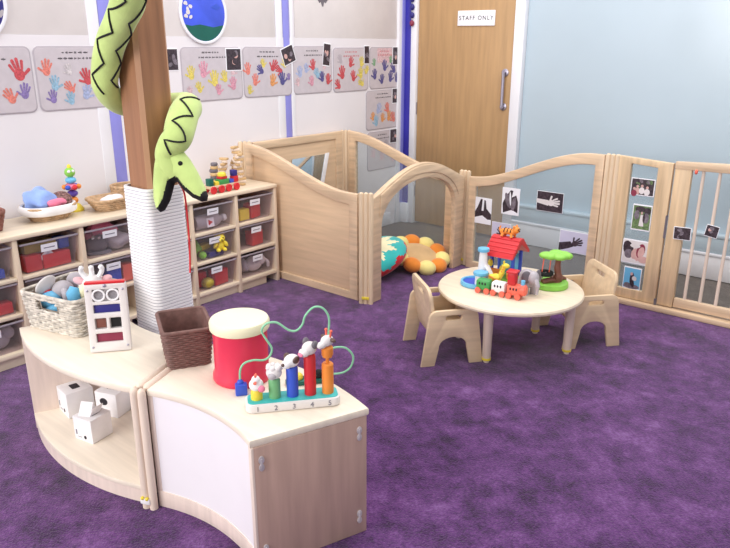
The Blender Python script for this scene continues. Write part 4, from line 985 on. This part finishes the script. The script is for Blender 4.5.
handphoto(-1.528, .29, .17, .125, 'lavender photo of a dark outstretched hand, low on the clear panel', 6, 1, [('p', [(-.5, -.5), (-.5, -.12), (-.1, .02), (.02, -.2), (-.15, -.32)]), ('h', .06, -.06, .44, -65, 1)])
handphoto(-1.995, .275, .13, .11, 'lavender hand photo half hidden behind the red roofed toy house', 6, 1, [('h', 0, -.1, .4, 20, 1)])
taped('family_photo', -1.18, .653, .125, .092, 'family', 'family group photo, topmost on the narrow panel', 4)
taped('family_photo', -1.166, .49, .10, .142, 'wedding', 'outdoor wedding photo with a white dress on the narrow panel', 5)
taped('family_photo', -1.172, .298, .15, .135, 'faces', 'close up photo of two smiling faces on the narrow panel', 6)
taped('family_photo', -1.175, .148, .096, .125, 'blue', 'photo with a bright blue sky, lowest on the narrow panel', 7)
taped('family_photo', -.948, .443, .086, .068, 'dark', 'small photo stuck on the upright edge of the gate', 8, .04, 3.690)
taped('family_photo', -.812, .476, .062, .062, 'dark', 'small tilted photo stuck on the gate bars', 9, -.14, 3.696)
# little dark shoe lying behind the gate
shb = thing('child_shoe', 'small dark red shoe lying on the grey floor behind the gate', 'shoe', (-.93, 3.82, 0), R(10))
q = MB(); q.tube([(-.05, 0, .022), (-.02, 0, .022), (.02, 0, .027), (.05, 0, .032)], [.016, .026, .028, .02], 0, 14); q.build('upper', 'maroon', shb)
MB().prism(ell(0, 0, .068, .03, 20), 0, .008).build('sole', 'dark', shb)

# ------------------------------------------------------------------ cushions in the nook
def cush(r_, h_, fn, name, mats, par):
    mb = MB(); bm_ = mb.bm; NS, NR = 72, 20; rings = []
    for i in range(NR+1):
        a = -PI/2+PI*i/NR; rr = r_*math.copysign(abs(math.cos(a))**.75, 1); z = h_/2*math.sin(a)
        rings.append([bm_.verts.new((rr*math.cos(2*PI*j/NS), rr*math.sin(2*PI*j/NS), z)) for j in range(NS)] if 0 < i < NR else [bm_.verts.new((0, 0, z))])
    for i in range(NR):
        A, B = rings[i], rings[i+1]
        for j in range(NS):
            k = (j+1) % NS
            f = bm_.faces.new((A[0], B[k], B[j]) if len(A) == 1 else ((A[j], A[k], B[0]) if len(B) == 1 else (A[j], A[k], B[k], B[j])))
            c = f.calc_center_median(); f.material_index = fn(i, j, c)
    bmesh.ops.recalc_face_normals(bm_, faces=bm_.faces)
    return mb.build(name, mats, par, 60)
sb = thing('round_cushion', 'round red cushion with a green leafy top and a cream star', 'cushion', (-2.615, 3.215, .092))
zz_ = Vector((-.18, -.36, .90)).normalized(); sb.rotation_euler = zz_.to_track_quat('Z', 'Y').to_euler()
def straw(i, j, c):
    th = j/72*2*PI; rad = math.hypot(c.x, c.y)/.225
    star = .56+.30*abs(((th*11/(2*PI)) % 1)-.5)*2
    lz = .028-.04*abs(((th*8/(2*PI)) % 1)-.5)*2
    if c.z > 0 and rad < star: return 0
    if c.z > lz: return 1
    return 2
cush(.225, .155, straw, 'cushion_body', ['f_cream', 'f_teal', 'f_red'], sb)
fc = thing('flower_cushion', 'flower shaped cushion with orange and yellow petals round a tan middle', 'cushion', (-2.465, 3.50, .080), 0, None, (R(15), R(12), R(40))); fc.scale = (1.06, 1.06, 1.15)
MB().ball((0, 0, 0), (.125, .125, .032), 0, None, 32, 14).build('flower_centre', 'f_tan', fc)
for i in range(10):
    a = 2*PI*i/10; MB().ball((.145*math.cos(a), .145*math.sin(a), .004), (.05, .056, .04), 0, (0, 0, a), 20, 12).build('petal', 'f_orange' if i % 2 else 'f_petal', fc)
M['f_cream'].node_tree  # keep
# ------------------------------------------------------------------ round table and chairs
TX, TY = -1.413, 2.742
tb = thing('round_table', 'low round birch table covered with plastic toys', 'table', (TX, TY, 0))
MB().lathe([(0, .278), (.318, .278), (.328, .283), (.331, .292), (.328, .300), (.318, .305), (0, .305)], (0, 0, 0), 0, 72).build('tabletop', 'table', tb)
for x, y in ((.012, -.205), (.252, .115), (.03, .24), (-.235, -.05)):
    lg = MB().lathe([(0, .012), (.019, .012), (.0235, .278), (0, .278)], (x, y, 0), 0, 20).build('leg', 'tleg', tb)
    MB().lathe([(0, .013), (.0205, .013), (.0212, .024), (0, .024)], (x, y, 0), 0, 20).build('foot_ring', 'yellow', lg); MB().lathe([(0, 0), (.012, 0), (.016, .013), (0, .013)], (x, y, 0), 0, 16).build('foot_tip', 'rod', lg)
def side_profile():
    o_ = [(-.145, 0), (-.082, 0)]
    for a in range(180, -1, -15): o_.append((.0+.066*math.cos(R(a)), .078+.056*max(0, math.sin(R(a)))**.8))
    o_ += [(.082, 0), (.145, 0)]
    for a in range(8, 91, 10): o_.append((.075+.040*math.cos(R(a)), .222+.040*math.sin(R(a))))
    for a in range(90, 173, 10): o_.append((-.075+.040*math.cos(R(a)), .222+.040*math.sin(R(a))))
    return o_
def make_chair(label, loc, rz):
    """faces local +x; sides stand at y = +-0.15"""
    t = thing('toddler_chair', label, 'chair', loc, rz, 'toddler chairs at the round table')
    for sy in (-1, 1):
        MB().plate([side_profile(), rrect(.076, .022, .0108, 0, .226)], .018, .004, 0, Matrix.Translation((0, sy*.15, 0)) @ XZ).build('side_panel', 'chair', t)
    MB().box((.012, 0, .135), (.185, .284, .015), 0, .004).build('seat', 'chair', t)
    bk = MB(); bk.plate([rrect(.282, .25, .05, 0, .235, 6), rrect(.076, .022, .0108, 0, .315)], .016, .004, 0, Matrix.Translation((-.072, 0, .0)) @ Matrix.Rotation(R(-9), 4, 'Y') @ Matrix.Translation((.02, 0, 0)) @ YZ); bk.build('backrest', 'chair', t)
    return t
ch1 = make_chair('birch toddler chair with its back to the cushions, left of the table', (-1.628, 2.512, 0), R(52))
dup(ch1, 'birch toddler chair between the table and the photo panel', (-1.217, 3.092, 0), R(50+180))

# ------------------------------------------------------------------ plastic toys on the table
TZ = .3055
ws = thing('water_tower_toy', 'blue and white plastic slide tower toy on the table', 'toy', (-1.548, 2.665, TZ), R(40))
MB().lathe([(0, 0), (.07, 0), (.074, .006), (.072, .02), (.062, .02), (.060, .010), (0, .010)], (0, 0, 0), 0, 36).build('base', 'skyblue', ws)
MB().lathe([(0, .01), (.045, .01), (.045, .013), (0, .013)], (-.012, .012, 0), 0, 24).build('pool', 'blue', ws)
MB().lathe([(.026, .01), (.017, .158)], (.03, .02, 0), 0, 20).build('tall_tower', 'white_', ws); MB().lathe([(0, .155), (.026, .155), (.028, .161), (.026, .170), (0, .172)], (.03, .02, 0), 0, 24).build('tall_tower_cap', 'skyblue', ws)
MB().lathe([(.026, .01), (.024, .062)], (.012, -.038, 0), 0, 20).build('short_tower', 'white_', ws); MB().lathe([(0, .06), (.033, .06), (.035, .066), (.033, .074), (0, .076)], (.012, -.038, 0), 0, 24).build('short_tower_cap', 'skyblue', ws)
q = MB(); q.tube(catmull([(.045, .0, .09), (.06, -.01, .06), (.072, -.02, .03), (.085, -.035, .012)], 4), .018, 0, 10, sq=(.5, 1)); q.build('slide', 'white_', ws)
hs = thing('toy_house', 'plastic toy house with a red roof and blue posts on the table', 'toy', (-1.488, 2.83, TZ), R(2)); hs.scale = (.98, .98, 1.16)
MB().plate([rrect(.15, .12, .025)], .012, .003, 0, Matrix.Translation((0, 0, .006))).build('base', 'lime', hs)
for x in (-.055, .055):
    for y in (-.04, .04): MB().box((x, y, .065), (.016, .012, .11), 0, .003).build('post', 'blue', hs)
MB().box((0, .04, .06), (.1, .006, .09), 0, .002).build('back_wall', 'skyblue', hs)
q = MB(); rp = [(-.092, .108), (-.088, .118), (-.012, .178), (.012, .178), (.088, .118), (.092, .108), (.08, .108), (0, .158), (-.08, .108)]
q.prism(rp, -.075, .075, 0, frame((0, 0, 0), (0, 1, 0), (0, 0, 1)), 0)
for k in range(4):
    for s_ in (-1, 1):
        f = (k+.6)/4.4; q.box((0, s_*(.012+.076*f), .180-.062*f), (.15, .006, .004), 0, .001, (s_*R(-38), 0, 0))
q.build('roof', 'red', hs)
q = MB(); q.box((-.03, -.045, .03), (.07, .012, .035), 0, .004); q.box((.045, -.03, .028), (.03, .05, .03), 0, .004); q.build('bench', 'orange', hs)
MB().ball((0, -.04, .045), (.014, .014, .02)).ball((-.055, -.055, .07), (.012, .012, .016)).build('flower_pot', 'yellow', hs)
tg = thing('toy_tiger', 'orange plastic tiger lying on the red toy roof', 'toy', (-1.486, 2.83, TZ+.2085), R(0)); tg.scale = (.85, .85, .85)
q = MB(); q.tube(catmull([(-.045, 0, .016), (-.02, 0, .026), (.02, 0, .028), (.04, 0, .03)], 4), [.013]*2+[.018]*9+[.016]*2, 0, 12); q.ball((.045, 0, .042), (.02, .021, .02))
for s_ in (-1, 1): q.ball((.04, s_*.016, .061), .007); q.cyl((.025, s_*.014, .02), (.03, s_*.022, -.0), .008); q.cyl((-.025, s_*.014, .018), (-.03, s_*.022, -.0), .008)
q.tube(catmull([(-.045, 0, .018), (-.06, .01, .03), (-.058, .015, .048)], 4), .005, 0, 8); q.build('body', 'orange', tg)
q = MB()
for s_ in (-1, 1): q.ball((.062, s_*.008, .047), .0045)
q.ball((.066, 0, .038), .004)
for x in (-.02, 0, .02): q.tube([(x, .019*math.cos(R(a)), .026+.019*math.sin(R(a))) for a in range(0, 181, 30)], .003, 0, 6)
q.build('stripe', 'black', tg)
te = thing('toy_tree', 'plastic toy tree with a tyre swing on a lime green base', 'toy', (-1.275, 2.865, TZ), R(40))
MB().lathe([(0, 0), (.080, 0), (.083, .005), (.081, .022), (.074, .024), (0, .022)], (0, 0, 0), 0, 36).build('base', 'lime', te)
q = MB(); q.tube(catmull([(.03, 0, .02), (.034, 0, .05), (.028, 0, .09), (.03, 0, .13)], 4), [.03]+[.022]*4+[.016]*4+[.013]*3+[.017], 0, 12)
q.tube(catmull([(.03, 0, .022), (-.01, -.02, .034), (-.045, -.03, .028)], 4), .014, 0, 8); q.tube(catmull([(.03, 0, .022), (.06, .02, .03), (.075, .03, .022)], 4), .011, 0, 8); q.tube([(.03, 0, .022), (.02, .045, .026)], .012, 0, 8); q.build('trunk', 'brown', te)
q = MB()
for i, (x, y, r_) in enumerate(((0, 0, .05), (.05, .01, .042), (-.045, .0, .04), (.02, .04, .04), (.02, -.035, .04), (-.025, -.025, .034), (.065, -.02, .03))): q.ball((x*.82+.01, y*.82, .148), (r_*.85, r_*.78, .016))
q.build('canopy', 'lime', te)
q = MB(); q.cyl((-.045, -.012, .07), (-.04, -.01, .135), .0025); q.cyl((-.012, -.012, .07), (-.008, -.01, .135), .0025); q.build('swing_rope', 'coral', te)
q = MB(); q.tube([(-.028+.026*math.cos(R(a)), -.012+.026*math.sin(R(a)), .066) for a in range(0, 360, 18)], .0105, 0, 10, True); q.build('tyre', 'black', te)
cw = thing('toy_cow', 'small black and white plastic cow under the tyre swing', 'toy', (-1.325, 2.825, TZ+.0225), R(50))
q = MB(); q.tube([(-.03, 0, .026), (0, 0, .028), (.025, 0, .028)], [.013, .016, .014], 0, 12); q.ball((.036, 0, .036), (.013, .011, .012))
for x in (-.02, .018):
    for y in (-.009, .009): q.cyl((x, y, .02), (x, y, 0), .005)
q.build('body', 'white_', cw); MB().ball((-.012, 0, .038), (.016, .013, .008)).ball((.034, 0, .047), (.008, .013, .004)).build('patch', 'black', cw)
# little train of three cars
d3 = Vector((.93, .1, 0)); d3 = (Vector((-1.305, 2.625, 0))-Vector((-1.475, 2.60, 0))).normalized(); A3 = math.atan2(d3.y, d3.x)
for i, (m, lab) in enumerate((('green', 'green car at the tail of the little toy train'), ('white_', 'white middle car of the little toy train'), ('coral', 'orange and red engine of the little toy train'))):
    P = Vector((-1.466, 2.595, TZ))+d3*(i*.072); t = thing('toy_train_car', lab, 'toy train', P, A3, 'cars of the little toy train'); t.scale = (1.14, 1.14, 1.3)
    q = MB(); q.box((0, 0, .030), (.056, .042, .036), 0, .008)
    if i == 2: q.tube([(.0, 0, .032), (.04, 0, .032), (.047, 0, .032)], [.02, .02, .014], 0, 16)
    q.build('body', m, t)
    for x in (-.018, .018):
        for y in (-.02, .02): MB().lathe([(0, -.004), (.011, -.004), (.011, .004), (0, .004)], (x, y, .011), 0, 14, Matrix.Rotation(PI/2, 4, 'X')).build('wheel', 'coral', t)
    q = MB()
    for x in (-.012, 0, .012): q.ball((x, -.0212, .036), (.0035, .001, .005))
    q.build('dots', 'dark', t)
    if i == 2:
        q = MB(); q.box((-.012, 0, .068), (.032, .036, .042), 0, .005); q.box((-.012, 0, .092), (.042, .044, .008), 0, .003); q.build('cab', 'red', t)
        MB().cyl((.03, 0, .05), (.03, 0, .066), .008).build('chimney', 'skyblue', t)
gf = thing('toy_giraffe', 'small yellow plastic giraffe behind the toy train', 'toy', (-1.452, 2.672, TZ), R(10)); gf.scale = (1.0, 1.0, 1.06)
q = MB(); q.tube([(-.03, 0, .045), (.0, 0, .05), (.02, 0, .052)], [.014, .018, .015], 0, 12); q.tube(catmull([(.018, 0, .055), (.032, 0, .085), (.036, 0, .105)], 4), [.012]*4+[.009]*5, 0, 10); q.ball((.044, 0, .108), (.018, .011, .011))
for x in (-.022, .016):
    for y in (-.01, .01): q.cyl((x, y, .04), (x, y, 0), .0065)
for y in (-.005, .005): q.cyl((.036, y, .112), (.034, y, .128), .003)
q.build('body', 'yellow', gf)
q = MB()
for k in range(12): q.ball((-.03+.055*((k*7) % 12)/12, -.0165, .038+.02*((k*5) % 12)/12), (.0045, .0015, .0045))
for k in range(5): q.ball((.02+.004*k, -.0095, .06+.011*k), (.004, .0015, .004))
q.build('spots', 'orange', gf)
ep_ = thing('toy_elephant', 'grey plastic elephant standing beside the toy train', 'toy', (-1.318, 2.715, TZ), R(-30)); ep_.scale = (1.05, 1.0, 1.2)
q = MB(); q.ball((0, 0, .055), (.045, .034, .036)); q.ball((.045, 0, .068), (.026, .026, .027)); q.tube(catmull([(.066, 0, .066), (.08, 0, .045), (.078, 0, .015)], 4), [.011]*5+[.007]*4, 0, 10)
for x in (-.026, .024):
    for y in (-.018, .018): q.cyl((x, y, .045), (x, y, 0), .013)
q.build('body', 'grey', ep_)
for s_ in (-1, 1): MB().ball((.036, s_*.03, .072), (.007, .022, .024), 0, (0, 0, s_*.4)).build('ear', 'darkgrey', ep_)
lb = thing('toy_lamb', 'small white plastic lamb between the slide toy and the house', 'toy', (-1.50, 2.70, TZ), R(-40))
q = MB(); q.ball((0, 0, .03), (.026, .018, .018)); q.ball((.026, 0, .042), (.013, .012, .012))
for x in (-.014, .014):
    for y in (-.008, .008): q.cyl((x, y, .022), (x, y, 0), .005)
q.build('body', 'white_', lb); MB().ball((.038, 0, .04), (.006, .007, .006)).build('nose', 'grey', lb)

# ------------------------------------------------------------------ light
W = bpy.data.worlds.new('world'); SC.world = W; W.use_nodes = True
bg = W.node_tree.nodes['Background']; bg.inputs[0].default_value = (1, .975, .97, 1); bg.inputs[1].default_value = .78
def area(name, loc, tgt, sx, sy, e, c=(1, 1, 1)):
    l = bpy.data.lights.new(name, 'AREA'); l.shape = 'RECTANGLE'; l.size = sx; l.size_y = sy; l.energy = e; l.color = c
    o = bpy.data.objects.new(name, l); COL.objects.link(o); o.location = loc
    o.rotation_euler = (Vector(tgt)-Vector(loc)).to_track_quat('-Z', 'Y').to_euler(); return o
area('window_light', (-2.3, -2.2, 1.9), (-1.9, 1.5, .5), 2.4, 1.6, 120, (1, .98, .97))
area('ceiling_light', (-1.6, 2.4, 2.9), (-1.6, 2.4, 0), 2.6, 2.6, 60, (1, .98, .98))
area('corridor_fill', (-1.3, 3.8, 2.75), (-1.3, 4.2, 0), 3.4, .6, 14, (1, .97, .94))  # unseen fill added to lift the corridor floor and lower back wall
SC.view_settings.view_transform = 'Standard'; SC.view_settings.look = 'None'; SC.view_settings.exposure = 0.0; SC.view_settings.gamma = 1.0
